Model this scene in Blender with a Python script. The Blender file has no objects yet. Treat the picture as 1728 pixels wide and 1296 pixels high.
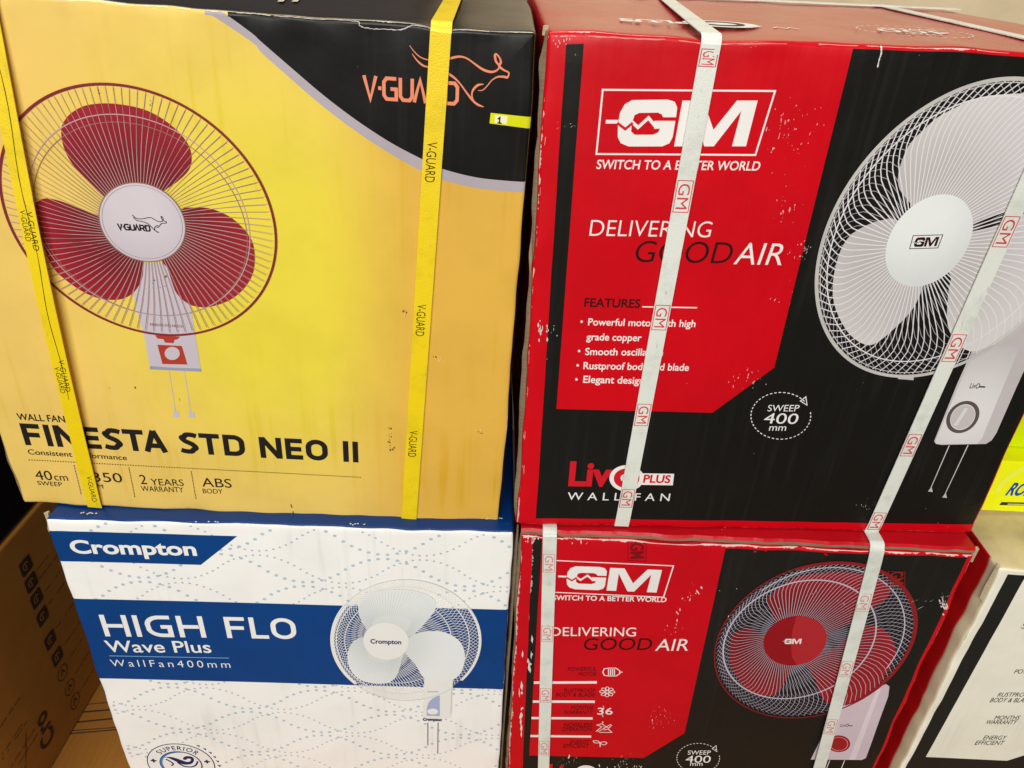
import bpy, bmesh, math, random
from mathutils import Vector, Matrix, noise

# ---------------------------------------------------------------- camera, world, lamps, exposure
SC = bpy.context.scene
COL = SC.collection
FPX, CX, CY = 1300.0, 864.0, 648.0            # focal length and centre in photo pixels
PITCH, ROLL, CAMZ = 0.5381875, 0.0577234, 0.97289
fw = Vector((0, math.cos(PITCH), -math.sin(PITCH)))
up0 = Vector((0, math.sin(PITCH), math.cos(PITCH)))
rt0 = Vector((1, 0, 0))
RT = rt0 * math.cos(ROLL) + up0 * math.sin(ROLL)
UP = up0 * math.cos(ROLL) - rt0 * math.sin(ROLL)
CAM = Vector((0, 0, CAMZ))
cd = bpy.data.cameras.new('camera')
cd.sensor_fit = 'HORIZONTAL'; cd.sensor_width = 36; cd.lens = 36 * FPX / 1728
cd.clip_start = 0.01; cd.clip_end = 50
cam = bpy.data.objects.new('camera', cd); COL.objects.link(cam)
cam.matrix_world = Matrix(((RT.x, UP.x, -fw.x, 0), (RT.y, UP.y, -fw.y, 0), (RT.z, UP.z, -fw.z, CAMZ), (0, 0, 0, 1)))
SC.camera = cam
w = bpy.data.worlds.new('World'); SC.world = w; w.use_nodes = True
w.node_tree.nodes['Background'].inputs[0].default_value = (1.0, 0.97, 0.93, 1)
w.node_tree.nodes['Background'].inputs[1].default_value = 0.10
def lamp(name, loc, rot, sx, sy, power, col):
    l = bpy.data.lights.new(name, 'AREA'); l.shape = 'RECTANGLE'; l.size = sx; l.size_y = sy
    l.energy = power; l.color = col
    o = bpy.data.objects.new(name, l); COL.objects.link(o); o.location = loc; o.rotation_euler = rot
    return o
# ceiling tube over the stacks; added lamp behind the camera evens out the fronts
lamp('ceiling_tube_lamp', (-0.35, 0.62, 2.55), (0, 0, 0), 1.6, 0.25, 23, (1.0, 0.98, 0.94))
lamp('added_front_lamp', (-0.4, -2.15, 1.9), (math.radians(66), 0, math.radians(-8)), 2.4, 0.7, 104, (1.0, 0.985, 0.955))
SC.view_settings.view_transform = 'Standard'; SC.view_settings.look = 'None'
SC.view_settings.exposure = 0.0; SC.view_settings.gamma = 1.0
SC.cycles.max_bounces = 10; SC.cycles.diffuse_bounces = 6

# ---------------------------------------------------------------- helpers
def ray(px, py):
    return RT * ((px - CX) / FPX) - UP * ((py - CY) / FPX) + fw
def lin(r, g, b):
    f = lambda c: (c / 255 / 12.92) if c / 255 <= .04045 else ((c / 255 + .055) / 1.055) ** 2.4
    return (f(r), f(g), f(b))
def tag(o, label=None, cat=None, group=None, kind=None):
    for k, v in (('label', label), ('category', cat), ('group', group), ('kind', kind)):
        if v: o[k] = v
    return o

class N:                                       # small node-graph helper
    def __init__(s, m):
        s.m = m; m.use_nodes = True; s.t = m.node_tree; s.t.nodes.clear()
    def n(s, typ, **kw):
        x = s.t.nodes.new(typ)
        ins = kw.pop('ins', {})
        for k, v in kw.items(): setattr(x, k, v)
        for k, v in ins.items():
            if hasattr(v, 'is_output') or isinstance(v, bpy.types.NodeSocket): s.t.links.new(v, x.inputs[k])
            else: x.inputs[k].default_value = v
        return x
    def math(s, op, a, b=0.0, c=None):
        ins = {0: a, 1: b}
        if c is not None: ins[2] = c
        return s.n('ShaderNodeMath', operation=op, ins=ins).outputs[0]
    def scale(s, vec, v):
        return s.n('ShaderNodeVectorMath', operation='MULTIPLY', ins={0: vec, 1: v}).outputs[0]
    def noise(s, vec, scale, detail=2.0, rough=.5):
        return s.n('ShaderNodeTexNoise', ins={'Vector': vec, 'Scale': scale, 'Detail': detail, 'Roughness': rough}).outputs[0]
    def ramp(s, x, lo, hi, a=0.0, b=1.0):
        return s.n('ShaderNodeMapRange', interpolation_type='SMOOTHSTEP', ins={0: x, 1: lo, 2: hi, 3: a, 4: b}).outputs[0]
    def mix(s, f, a, b):
        x = s.n('ShaderNodeMix', data_type='RGBA')
        for i, v in ((0, f), (6, a), (7, b)):
            if isinstance(v, bpy.types.NodeSocket): s.t.links.new(v, x.inputs[i])
            elif isinstance(v, (tuple, list)): x.inputs[i].default_value = (*v[:3], 1)
            else: x.inputs[i].default_value = v
        return x.outputs[2]

MATS = {}
def ink(name, col, rough=.42, flute=1.0, scuff=0.0, spots=(), seed=0.0, mottle=.12, wear=None, wearcol=(.62, .55, .45), grad=None, spec=.22, axis='x', dirt=0.0, coat=0.0, flute_gloss=0.0):
    """printed cardboard: colour, faint mottling, flute relief, paper grain, scuffed flecks"""
    if name in MATS: return MATS[name]
    m = bpy.data.materials.new(name); g = N(m); MATS[name] = m
    tc = g.n('ShaderNodeTexCoord').outputs['Object']
    off = g.n('ShaderNodeVectorMath', operation='ADD', ins={0: tc, 1: (seed * 3.1, 0, seed * 1.7)}).outputs[0]
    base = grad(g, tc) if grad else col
    mot = g.ramp(g.noise(off, 14, 4, .6), .35, .7)
    dark = g.mix(1.0, base, base)
    fl_v = {'x': (150, 150, 5), 'y': (5, 5, 150)}[axis]
    fl = g.noise(g.scale(off, fl_v), 1.0, 2, .5)
    hs = g.n('ShaderNodeHueSaturation', ins={'Color': base if isinstance(base, bpy.types.NodeSocket) else (*base, 1), 'Value': 1 - mottle}).outputs[0]
    c = g.mix(mot, base, hs)
    if dirt:
        hs2 = g.n('ShaderNodeHueSaturation', ins={'Color': c, 'Value': 1 - dirt, 'Saturation': 1.05}).outputs[0]
        dm = g.math('MULTIPLY', g.ramp(fl, .5, .72), g.ramp(g.noise(off, 7, 3), .42, .66))
        c = g.mix(dm, c, hs2)
    if flute_gloss:                                    # pale flute stripes: thin ink on the crests, with their gloss painted in
        wm = g.math('MULTIPLY', g.ramp(fl, .50, .68), g.ramp(g.noise(off, 6, 3), .38, .62))
        c = g.mix(g.math('MULTIPLY', wm, flute_gloss), c, (.09, .088, .082))
    if scuff or spots:
        fle = g.ramp(g.noise(g.scale(off, (620, 300, 210)), 1.0, 2, .6), .66, .72)
        cl = g.ramp(g.noise(off, 11, 2), .5, .72)
        cl = g.math('MULTIPLY', cl, scuff)
        for (sx, sz, sr) in spots:
            d = g.n('ShaderNodeVectorMath', operation='DISTANCE', ins={0: g.scale(tc, (1, 0, 1)), 1: (sx, 0, sz)}).outputs['Value']
            cl = g.math('MAXIMUM', cl, g.ramp(d, sr * .2, sr, 1.0, 0.0))
        # flecks appear where the cluster field lifts the threshold
        fl2 = g.noise(g.scale(off, (620, 300, 190)), 1.0, 2, .6)
        th = g.math('SUBTRACT', .80, g.math('MULTIPLY', cl, .132))
        k = g.math('GREATER_THAN', fl2, th)
        k = g.math('MULTIPLY', k, g.ramp(cl, .02, .1))
        c = g.mix(g.math('MULTIPLY', k, .8), c, (.68, .6, .55))
    if wear:                                    # worn box edges: list of (axis index, position, reach)
        s = g.n('ShaderNodeSeparateXYZ', ins={0: tc})
        tot = None
        for ax, pos, reach in wear:
            d = g.math('ABSOLUTE', g.math('SUBTRACT', s.outputs[ax], pos))
            x = g.ramp(d, 0.0, reach, 1.0, 0.0)
            tot = x if tot is None else g.math('MAXIMUM', tot, x)
        nz = g.noise(off, 160, 3, .65); nz2 = g.noise(off, 22, 2)
        f = g.math('ADD', g.math('MULTIPLY', nz, .75), g.math('MULTIPLY', nz2, .45))
        k = g.ramp(g.math('SUBTRACT', g.math('ADD', f, g.math('MULTIPLY', tot, .55)), 1.02), 0.0, .05)
        k = g.math('MULTIPLY', k, g.ramp(tot, .02, .15))
        c = g.mix(g.math('MULTIPLY', k, .85), c, wearcol)
    b = g.n('ShaderNodeBsdfPrincipled', ins={'Base Color': c, 'Roughness': rough, 'Specular IOR Level': spec, 'Coat Weight': coat, 'Coat Roughness': .25})
    grain = g.noise(off, 1400, 2)
    crease = g.noise(off, 28, 3, .55)
    h = g.math('ADD', g.math('MULTIPLY', fl, .55 * flute), g.math('ADD', g.math('MULTIPLY', grain, .06), g.math('MULTIPLY', crease, .9)))
    bp = g.n('ShaderNodeBump', ins={'Height': h, 'Strength': .38, 'Distance': .0012})
    g.t.links.new(bp.outputs[0], b.inputs['Normal'])
    if not isinstance(rough, (int, float)): pass
    rv = g.math('ADD', rough - .06, g.math('MULTIPLY', g.noise(off, 30, 3), .14))
    g.t.links.new(rv, b.inputs['Roughness'])
    o = g.n('ShaderNodeOutputMaterial'); g.t.links.new(b.outputs[0], o.inputs[0])
    return m

def strap_mat(name, col):
    m = bpy.data.materials.new(name); g = N(m)
    tc = g.n('ShaderNodeTexCoord').outputs['Object']
    v = g.n('ShaderNodeTexVoronoi', ins={'Vector': g.scale(tc, (1, .2, .7)), 'Scale': 1300}).outputs[0]
    hs = g.n('ShaderNodeHueSaturation', ins={'Color': (*col, 1), 'Value': .82}).outputs[0]
    c = g.mix(g.ramp(g.noise(tc, 40, 4, .65), .45, .75), col, hs)
    sm = g.ramp(g.noise(g.scale(tc, (200, 60, 60)), 1.0, 3, .6), .63, .75)
    c = g.mix(g.math('MULTIPLY', sm, .35), c, (.2, .17, .12))
    b = g.n('ShaderNodeBsdfPrincipled', ins={'Base Color': c, 'Roughness': .42})
    bp = g.n('ShaderNodeBump', ins={'Height': v, 'Strength': .5, 'Distance': .0004})
    g.t.links.new(bp.outputs[0], b.inputs['Normal'])
    o = g.n('ShaderNodeOutputMaterial'); g.t.links.new(b.outputs[0], o.inputs[0])
    return m

def board_mat(name, col, rough=.8, stretch=(30, 30, 400), line=.25, seed=0):
    """raw corrugated board"""
    m = bpy.data.materials.new(name); g = N(m)
    tc = g.n('ShaderNodeTexCoord').outputs['Object']
    n1 = g.noise(g.scale(tc, stretch), 1.0, 3, .6); n2 = g.noise(tc, 45, 4, .6); n3 = g.noise(tc, 6, 3)
    hs = g.n('ShaderNodeHueSaturation', ins={'Color': (*col, 1), 'Value': 1 - line}).outputs[0]
    f = g.math('ADD', g.math('MULTIPLY', g.ramp(n1, .35, .7), .5), g.math('ADD', g.math('MULTIPLY', n2, .4), g.math('MULTIPLY', g.ramp(n3, .3, .7), .3)))
    c = g.mix(f, col, hs)
    b = g.n('ShaderNodeBsdfPrincipled', ins={'Base Color': c, 'Roughness': rough, 'Specular IOR Level': .25})
    bp = g.n('ShaderNodeBump', ins={'Height': g.math('ADD', n1, g.math('MULTIPLY', n2, .5)), 'Strength': .4, 'Distance': .001})
    g.t.links.new(bp.outputs[0], b.inputs['Normal'])
    o = g.n('ShaderNodeOutputMaterial'); g.t.links.new(b.outputs[0], o.inputs[0])
    return m

def mesh_obj(name, verts, faces, mat, parent=None, smooth=False):
    me = bpy.data.meshes.new(name); me.from_pydata(verts, [], faces); me.update()
    for x in (mat if isinstance(mat, (list, tuple)) else [mat]): me.materials.append(x)
    if smooth: me.polygons.foreach_set('use_smooth', [True] * len(me.polygons))
    o = bpy.data.objects.new(name, me); COL.objects.link(o)
    if parent: o.parent = parent
    return o

# text outlines -> flat meshes (cached)
TXT = {}
def glyphs(s, bold=0.0, space=1.0):
    key = (s, bold, space)
    if key not in TXT:
        cu = bpy.data.curves.new('lettering', 'FONT'); cu.body = s; cu.size = 1; cu.offset = bold; cu.space_character = space
        cu.resolution_u = 5
        ob = bpy.data.objects.new('lettering', cu)
        me = bpy.data.meshes.new_from_object(ob)
        TXT[key] = ([tuple(v.co[:2]) for v in me.vertices], [tuple(p.vertices) for p in me.polygons])
        bpy.data.meshes.remove(me); bpy.data.objects.remove(ob); bpy.data.curves.remove(cu)
    return TXT[key]
def cap_height():
    v, _ = glyphs('H'); return max(p[1] for p in v)
CAP = cap_height()

class Box:
    """a carton: Empty at the base centre; local x along the front, y into depth, z up"""
    def __init__(s, name, corner, W, H, D, yaw, roll, lean=0.0, seed=0, r=.004, bulge=.0012, dent=.0016, lift=0.0):
        u = Vector((math.cos(yaw) * math.cos(roll), math.sin(yaw) * math.cos(roll), math.sin(roll)))
        v = Vector((-math.sin(roll), math.sin(lean), math.cos(roll))).normalized()
        v = (v - u * v.dot(u)).normalized()
        b = v.cross(u)
        s.u, s.v, s.b, s.W, s.H, s.D, s.r, s.seed = u, v, b, W, H, D, r, seed
        s.bulge, s.dent, s.notch = bulge, dent, []
        s.o = Vector(corner) + Vector((0, 0, lift))                  # front bottom left corner (world)
        base = s.o + u * (W / 2) + b * (D / 2)
        s.e = bpy.data.objects.new(name, None); COL.objects.link(s.e)
        s.e.empty_display_size = .05
        s.e.matrix_world = Matrix(((u.x, b.x, v.x, base.x), (u.y, b.y, v.y, base.y), (u.z, b.z, v.z, base.z), (0, 0, 0, 1)))
    def uv(s, px, py):                          # photo pixel -> metres on the front panel
        d = ray(px, py); t = s.b.dot(s.o - CAM) / s.b.dot(d)
        P = CAM + d * t - s.o
        return (P.dot(s.u), P.dot(s.v))
    def top(s, px, py):                         # photo pixel -> local x, y on the top panel
        o = s.o + s.v * s.H
        d = ray(px, py); t = s.v.dot(o - CAM) / s.v.dot(d)
        P = CAM + d * t - o
        return (P.dot(s.u) - s.W / 2, P.dot(s.b) - s.D / 2)
    def shape(s, p):                            # round the edges, then bulges and dents
        hx, hy, r = s.W / 2, s.D / 2, s.r
        q = Vector((min(max(p.x, -hx + r), hx - r), min(max(p.y, -hy + r), hy - r), min(max(p.z, r), s.H - r)))
        d = p - q
        if d.length > 1e-9: p = q + d.normalized() * r if max(abs(d.x), abs(d.y), abs(d.z)) > r * .999 else p
        sd = s.seed * 7.3
        ex = min(hx - abs(p.x), .2); ez = min(p.z, s.H - p.z)
        e = math.exp(-max(min(ex, ez), 0) / .010)
        fr = max(0.0, min(1.0, (-p.y - hy + .03) / .03))             # 1 on the front panel
        nb = noise.noise(Vector((p.x * 5 + sd, p.z * 5, sd)))
        ne = noise.noise(Vector((p.x * 30, p.z * 30 + sd, sd)))
        dy = fr * (-s.bulge * (nb + .35) + s.dent * e * ne * 1.2)
        et = math.exp(-max(s.H - p.z, 0) / .012); eb = math.exp(-max(p.z, 0) / .012)
        nt = noise.noise(Vector((p.x * 11 + sd, p.y * 6, 3.3))) + .6 * noise.noise(Vector((p.x * 40 + sd, p.y * 9, 1.3)))
        dz = s.dent * (et * (nt - .35) + .45 * eb * (nt + .3) * 0)
        el = math.exp(-max(hx - abs(p.x), 0) / .012)
        nl = noise.noise(Vector((p.z * 11 + sd, p.y * 6, 8.8))) + .5 * noise.noise(Vector((p.z * 37, p.y * 9, sd)))
        for xs in s.notch: dz -= .0016 * et * math.exp(-((p.x - xs) / .011) ** 2)
        dx = s.dent * el * (nl - .3) * (1 if p.x > 0 else -1)
        return p + Vector((dx, dy, dz))
    def front(s, u, v, off=0.0):                # point of the printed front panel
        p = s.shape(Vector((u - s.W / 2, -s.D / 2, v)))
        p.y -= off
        return p
    def body(s, mats, H=None, cell=.006, name='body'):
        """mats: front, side, top"""
        keep = s.H
        if H: s.H = H
        def ticks(a, b, c):
            r = s.r; k = max(2, int((b - a - 2 * r) / c))
            return [a, a + r * .3, a + r * .6] + [a + r + (b - a - 2 * r) * i / k for i in range(k + 1)] + [b - r * .6, b - r * .3, b]
        xs = ticks(-s.W / 2, s.W / 2, cell); ys = ticks(-s.D / 2, s.D / 2, .03); zs = ticks(0, s.H, cell)
        V, F, MI, idx = [], [], [], {}
        def vid(p):
            k = tuple(round(c, 6) for c in p)
            if k not in idx: idx[k] = len(V); V.append(s.shape(Vector(p)))
            return idx[k]
        def face(A, B, fn, mi):
            for i in range(len(A) - 1):
                for j in range(len(B) - 1):
                    F.append((vid(fn(A[i], B[j])), vid(fn(A[i + 1], B[j])), vid(fn(A[i + 1], B[j + 1])), vid(fn(A[i], B[j + 1])))); MI.append(mi)
        face(xs, zs, lambda a, b: (a, -s.D / 2, b), 0)
        face(zs, xs, lambda a, b: (b, s.D / 2, a), 1)
        face(xs, ys, lambda a, b: (a, b, s.H), 2)
        face(ys, xs, lambda a, b: (b, a, 0), 1)
        face(ys, zs, lambda a, b: (s.W / 2, a, b), 1)
        face(zs, ys, lambda a, b: (-s.W / 2, b, a), 1)
        o = mesh_obj(name, V, F, mats, s.e, True)
        o.data.polygons.foreach_set('material_index', MI)
        s.H = keep
        return o

class Print:
    """flat print collected on a panel of a box; one mesh"""
    def __init__(s, box, layer=1, fn=None, px=None):
        s.b, s.V, s.F, s.cut = box, [], [], []
        s.off = .00014 * layer
        s.fn = fn or (lambda u, v, o: box.front(u, v, o))
        s.px = px or box.uv
    def add(s, pts, faces):                     # pts in panel metres
        k = len(s.V); s.cut.append((k, len(s.F)))
        s.V += [s.fn(p[0], p[1], s.off) for p in pts]; s.F += [tuple(k + i for i in f) for f in faces]
    def poly(s, pts, grid=0.0, uvs=False):
        P = pts if uvs else [s.px(*p) for p in pts]
        bm = bmesh.new()
        f = bm.faces.new([bm.verts.new((p[0], p[1], 0)) for p in P])
        if grid:
            for ax in (0, 1):
                lo, hi = min(p[ax] for p in P), max(p[ax] for p in P)
                b = s.b; ln = b.W if ax == 0 else b.H
                cuts = [lo + i * grid for i in range(1, int((hi - lo) / grid) + 1)]
                cuts += [c for q in (.3, .6, 1.0) for c in (b.r * q, ln - b.r * q) if lo < c < hi]   # follow the rounded edges
                for cpos in cuts:
                    co = [0, 0, 0]; co[ax] = cpos
                    no = [0, 0, 0]; no[ax] = 1
                    bmesh.ops.bisect_plane(bm, geom=bm.verts[:] + bm.edges[:] + bm.faces[:], plane_co=co, plane_no=no)
        bmesh.ops.triangulate(bm, faces=bm.faces[:])
        bm.verts.index_update()
        s.add([v.co[:2] for v in bm.verts], [tuple(v.index for v in f.verts) for f in bm.faces]); bm.free()
    def line(s, pts, wid, closed=False, uvs=False, taper=None):
        P = [Vector(p) for p in (pts if uvs else [s.px(*p) for p in pts])]
        n = len(P); L = []
        for i in range(n):
            a = P[i - 1] if (i > 0 or closed) else None
            c = P[(i + 1) % n] if (i < n - 1 or closed) else None
            d1 = (P[i] - a).normalized() if a is not None else None
            d2 = (c - P[i]).normalized() if c is not None else None
            d = d1 or d2
            if d1 is not None and d2 is not None:
                d = (d1 + d2)
                d = d.normalized() if d.length > 1e-6 else d1
            nn = Vector((-d.y, d.x)); k = 1.0
            if d1 is not None and d2 is not None: k = min(1 / max(.35, abs(nn.dot(Vector((-d1.y, d1.x))))), 2.2)
            ww = wid * (taper[i] if taper else 1)
            L += [P[i] + nn * (ww / 2 * k), P[i] - nn * (ww / 2 * k)]
        F = []
        for i in range(n if closed else n - 1):
            j = (i + 1) % n
            F.append((2 * i, 2 * i + 1, 2 * j + 1, 2 * j))
        s.add(L, F)
    def text(s, t, p0, p1, cap, bold=0.0, shear=0.0, space=1.0, rot=None):
        """baseline from photo pixel p0 to p1, capitals cap pixels tall; upright on the panel"""
        V, F = glyphs(t, bold, space)
        a, b = Vector(s.px(*p0)), Vector(s.px(*p1)); h = (Vector(s.px(p0[0], p0[1] - cap)) - a).length
        s.affine(V, F, a, b, h, shear)
    def affine(s, V, F, a, b, h, shear=0.0):
        x0, x1 = min(p[0] for p in V), max(p[0] for p in V)
        d = b - a; ln = d.length; ux = d / ln; uy = Vector((-ux.y, ux.x))
        s.add([a + ux * ((p[0] - x0) / (x1 - x0) * ln + shear * p[1] / CAP * h) + uy * (p[1] / CAP * h) for p in V], F)
    def text_uv(s, t, a, b, h, bold=0.0, shear=0.0, space=1.0):
        V, F = glyphs(t, bold, space); s.affine(V, F, Vector(a), Vector(b), h, shear)
    def done(s, name, mat, parent=None, label=None, split=False, stuff=False):
        if split:                               # one object for every line, word or mark
            ends = s.cut[1:] + [(len(s.V), len(s.F))]
            for (v0, f0), (v1, f1) in zip(s.cut, ends):
                o = mesh_obj(name, s.V[v0:v1], [tuple(i - v0 for i in f) for f in s.F[f0:f1]], mat, parent or s.b.e)
            return o
        o = mesh_obj(name, s.V, s.F, mat, parent or s.b.e)
        if stuff: o['kind'] = 'stuff'
        if label: o['label'] = label
        return o

def ell(c, a, b, n=72, k=1.0, t0=0.0, t1=2 * math.pi):
    """points of a photo ellipse: centre, two axis vectors"""
    m = n if abs(t1 - t0 - 2 * math.pi) < 1e-6 else n - 1
    return [(c[0] + k * (a[0] * math.cos(t0 + (t1 - t0) * i / m) + b[0] * math.sin(t0 + (t1 - t0) * i / m)),
             c[1] + k * (a[1] * math.cos(t0 + (t1 - t0) * i / m) + b[1] * math.sin(t0 + (t1 - t0) * i / m))) for i in range(n)]
def z(o, pts, k=3.6):                           # points read in an enlarged crop of the photo
    return [(o[0] + x / k, o[1] + y / k) for x, y in pts]
def smooth(P, closed=False, k=5):               # Catmull-Rom
    out, n = [], len(P)
    rng = range(n if closed else n - 1)
    g = lambda i: P[i % n] if closed else P[max(0, min(n - 1, i))]
    for i in rng:
        a, b, c, d = g(i - 1), g(i), g(i + 1), g(i + 2)
        for j in range(k):
            t = j / k
            out.append(tuple(.5 * (2 * b[m] + (c[m] - a[m]) * t + (2 * a[m] - 5 * b[m] + 4 * c[m] - d[m]) * t * t + (3 * b[m] - a[m] - 3 * c[m] + d[m]) * t ** 3) for m in (0, 1)))
    if not closed: out.append(tuple(P[-1]))
    return out

def strap(box, path, wid, mat, thick=.0008, name='strap'):
    """path: list of (x, y, z, out-normal (ny,nz), width tilt dx/dz ignored) in local space"""
    V, F = [], []
    n = len(path)
    for i, (p, nrm) in enumerate(path):
        p, nrm = Vector(p), Vector(nrm).normalized()
        a = Vector(path[max(0, i - 1)][0]); b = Vector(path[min(n - 1, i + 1)][0])
        t = (b - a).normalized(); sx = t.cross(nrm).normalized() * (wid / 2)
        for q in (p + sx + nrm * thick, p - sx + nrm * thick, p - sx, p + sx): V.append(q)
    for i in range(n - 1):
        for k in range(4):
            F.append((4 * i + k, 4 * i + (k + 1) % 4, 4 * i + 4 + (k + 1) % 4, 4 * i + 4 + k))
    F += [(0, 1, 2, 3), (4 * n - 1, 4 * n - 2, 4 * n - 3, 4 * n - 4)]
    return mesh_obj(name, V, F, mat, box.e)

def strap_path(box, u0, u1, lift, back, topx=None, v0=.0, wob=0.0, rr=.005, dh=0.0):
    """front strap from the bottom (u0) to the top edge (u1), over it and back along the lid"""
    hy, H = box.D / 2, box.H + dh
    P = []
    for i in range(41):
        v = v0 + (H - rr - v0) * i / 40
        u = u0 + (u1 - u0) * v / H + wob * math.sin(v * 14)
        q = box.front(u, min(v, box.H - .004), .0012 + lift(v / H)); q.z = max(q.z, v)
        P.append((q, (0, -1, 0)))
    x = u1 - box.W / 2
    for i in range(1, 8):
        a = math.pi / 2 * i / 8
        P.append(((x, -hy + rr - (rr + .0012) * math.cos(a), H - rr + (rr + .0012) * math.sin(a)), (0, -math.cos(a), math.sin(a))))
    tx = x if topx is None else topx
    for i in range(0, 21):
        t = i / 20
        P.append(((x + (tx - x) * t, -hy + rr + t * back, H + .0010), (0, 0, 1)))
    return P

def strap_print(box, sobj, spots, u0, u1, lift, wid, txt, mat, frame=True, bold=.01, hide=.0, wob=0.0, name='strap_print', side=0.0, hk=.62):
    """lettering running down a strap; spots = (photo y top, photo y bottom, approx photo x)"""
    def fn(a, v, o):                            # a across the strap, v height on the panel
        u = u0 + (u1 - u0) * v / box.H + wob * math.sin(v * 14) + a
        return box.front(u, v, .0012 + .0008 + .00012 + lift(v / box.H))
    for (xa, ya, xb, yb) in spots:
        pr = Print(box, 1, fn)
        va, vb = box.uv(xa, ya)[1], box.uv(xb, yb)[1]
        if frame:
            hw = wid * .42
            pr.line([(-hw, va), (hw, va), (hw, vb), (-hw, vb)], .0007, True, True)
            pad = (va - vb) * .1
        else: hw = wid * .5; pad = 0
        h = wid * hk
        pr.text_uv(txt, (-h / 2 + side, va - pad), (-h / 2 + side, vb + pad), h, bold)
        pr.done(name, mat, sobj)

def torn_edge(box, x, y, z0, z1, wid, mat, seed, name='torn_edge', thick=.003):
    """raw corrugated board showing along a vertical corner: ragged strip with two liners"""
    V, F = [], []
    n = 70
    for i in range(n + 1):
        zz = z0 + (z1 - z0) * i / n
        k = noise.noise(Vector((zz * 16, seed, 0))) + .6 * noise.noise(Vector((zz * 55, seed, 4)))
        k2 = noise.noise(Vector((zz * 24, seed, 9)))
        fade = min(1, i / 4 + .3, (n - i) / 4 + .3)
        wl = wid * (.75 + .5 * k) * fade; yo = y + .0015 * k2
        dx = .0012 * noise.noise(Vector((zz * 9, seed, 2)))
        for q in ((x - wl + dx, yo + .001, zz), (x - wl * .5 + dx, yo - thick * .5, zz), (x + .001 + dx, yo - thick * .2, zz), (x + .001 + dx, yo + thick, zz), (x - wl * .6 + dx, yo + thick, zz)): V.append(q)
    for i in range(n):
        for k in range(5): F.append((5 * i + k, 5 * i + (k + 1) % 5, 5 * i + 5 + (k + 1) % 5, 5 * i + 5 + k))
    F += [tuple(range(5)), tuple(range(5 * n + 4, 5 * n - 1, -1))]
    return mesh_obj(name, V, F, mat, box.e)

def simple_box(name, x0, x1, y0, y1, z0, z1, mat, parent=None, r=.003, yaw=0.0):
    bm = bmesh.new(); bmesh.ops.create_cube(bm, size=1)
    for v in bm.verts: v.co = Vector(((x1 - x0) * v.co.x, (y1 - y0) * v.co.y, (z1 - z0) * (v.co.z + .5)))
    if r: bmesh.ops.bevel(bm, geom=bm.edges[:], offset=r, segments=3, affect='EDGES', profile=.5)
    me = bpy.data.meshes.new(name); bm.to_mesh(me); bm.free(); me.materials.append(mat)
    o = bpy.data.objects.new(name, me); COL.objects.link(o)
    o.location = ((x0 + x1) / 2, (y0 + y1) / 2, z0); o.rotation_euler = (0, 0, yaw)
    if parent: o.parent = parent
    return o

def worn_crease(box, pts, wid, mat, seed, breaks=.35, amp=.0005, name='worn_crease', layer=3):
    """broken pale line where the paper has cracked along a fold"""
    P = smooth(pts, False, 10); rd = random.Random(seed); pr = Print(box, layer); run = []
    for k, p in enumerate(P):
        u, v = box.uv(*p)
        keep = noise.noise(Vector((k * .33, seed, 0))) > breaks - .55
        if keep: run.append((u, min(max(v, .0006), box.H - .0006) + rd.uniform(-amp, amp) * .5))
        if (not keep or k == len(P) - 1):
            if len(run) > 1: pr.line(run, wid, False, True, [rd.uniform(.35, 1.1) for _ in run])
            run = []
    return pr.done(name, mat, stuff=True)
def marks(box, items, mat, name='scuff', seed=1, layer=9):
    """small rubbed-through flecks: (photo x, y, spread x, spread y, count, size px, slant)"""
    rd = random.Random(seed)
    for (x0, y0, sx, sy, n, a, sl) in items:
        pr = Print(box, layer)
        for i in range(n):
            x, y = x0 + rd.gauss(0, sx), y0 + rd.gauss(0, sy); h = a * rd.uniform(.3, 1.3); w_ = a * rd.uniform(.15, .4)
            pr.poly([(x + sl * h, y - h), (x + w_, y - h * .2), (x + w_ * .4 - sl * h * .6, y + h * .7), (x - w_ * .7, y + h * .1)])
        pr.done(name, mat, stuff=True)

# ---------------------------------------------------------------- the setting
kraft = board_mat('kraft_board', lin(176, 116, 44), .75, (260, 12, 30), .18)
kraft_edge = board_mat('raw_board_edge', lin(150, 132, 104), .9, (60, 60, 500), .45)
cream_edge = board_mat('pale_board_edge', lin(205, 188, 150), .9, (60, 60, 300), .3)
def plain(name, col, rough=.6, bump=.3, sc=20):
    m = bpy.data.materials.new(name); g = N(m)
    tc = g.n('ShaderNodeTexCoord').outputs['Object']; nz = g.noise(tc, sc, 4, .6)
    hs = g.n('ShaderNodeHueSaturation', ins={'Color': (*col, 1), 'Value': .82}).outputs[0]
    b = g.n('ShaderNodeBsdfPrincipled', ins={'Base Color': g.mix(g.ramp(nz, .35, .7), col, hs), 'Roughness': rough})
    bp = g.n('ShaderNodeBump', ins={'Height': nz, 'Strength': bump, 'Distance': .002})
    g.t.links.new(bp.outputs[0], b.inputs['Normal'])
    o = g.n('ShaderNodeOutputMaterial'); g.t.links.new(b.outputs[0], o.inputs[0])
    return m
fl = mesh_obj('floor', [(-3, -3, -.012), (3, -3, -.012), (3, 1.6, -.012), (-3, 1.6, -.012)], [(0, 1, 2, 3)], plain('floor_stone', lin(96, 88, 78), .5))
tag(fl, kind='structure')
wa = mesh_obj('wall', [(-3, 1.45, -.012), (3, 1.45, -.012), (3, 1.45, 2.9), (-3, 1.45, 2.9)], [(0, 1, 2, 3)], plain('wall_paint', lin(226, 206, 168), .8, .2, 6))
tag(wa, kind='structure')
sheet = simple_box('cardboard_sheet', -1.0, .95, .42, 1.1, -.0118, -.0008, kraft, r=.0015)
tag(sheet, 'flat kraft cardboard sheet on the floor under the cartons with dark creases across it', 'cardboard')

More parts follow.
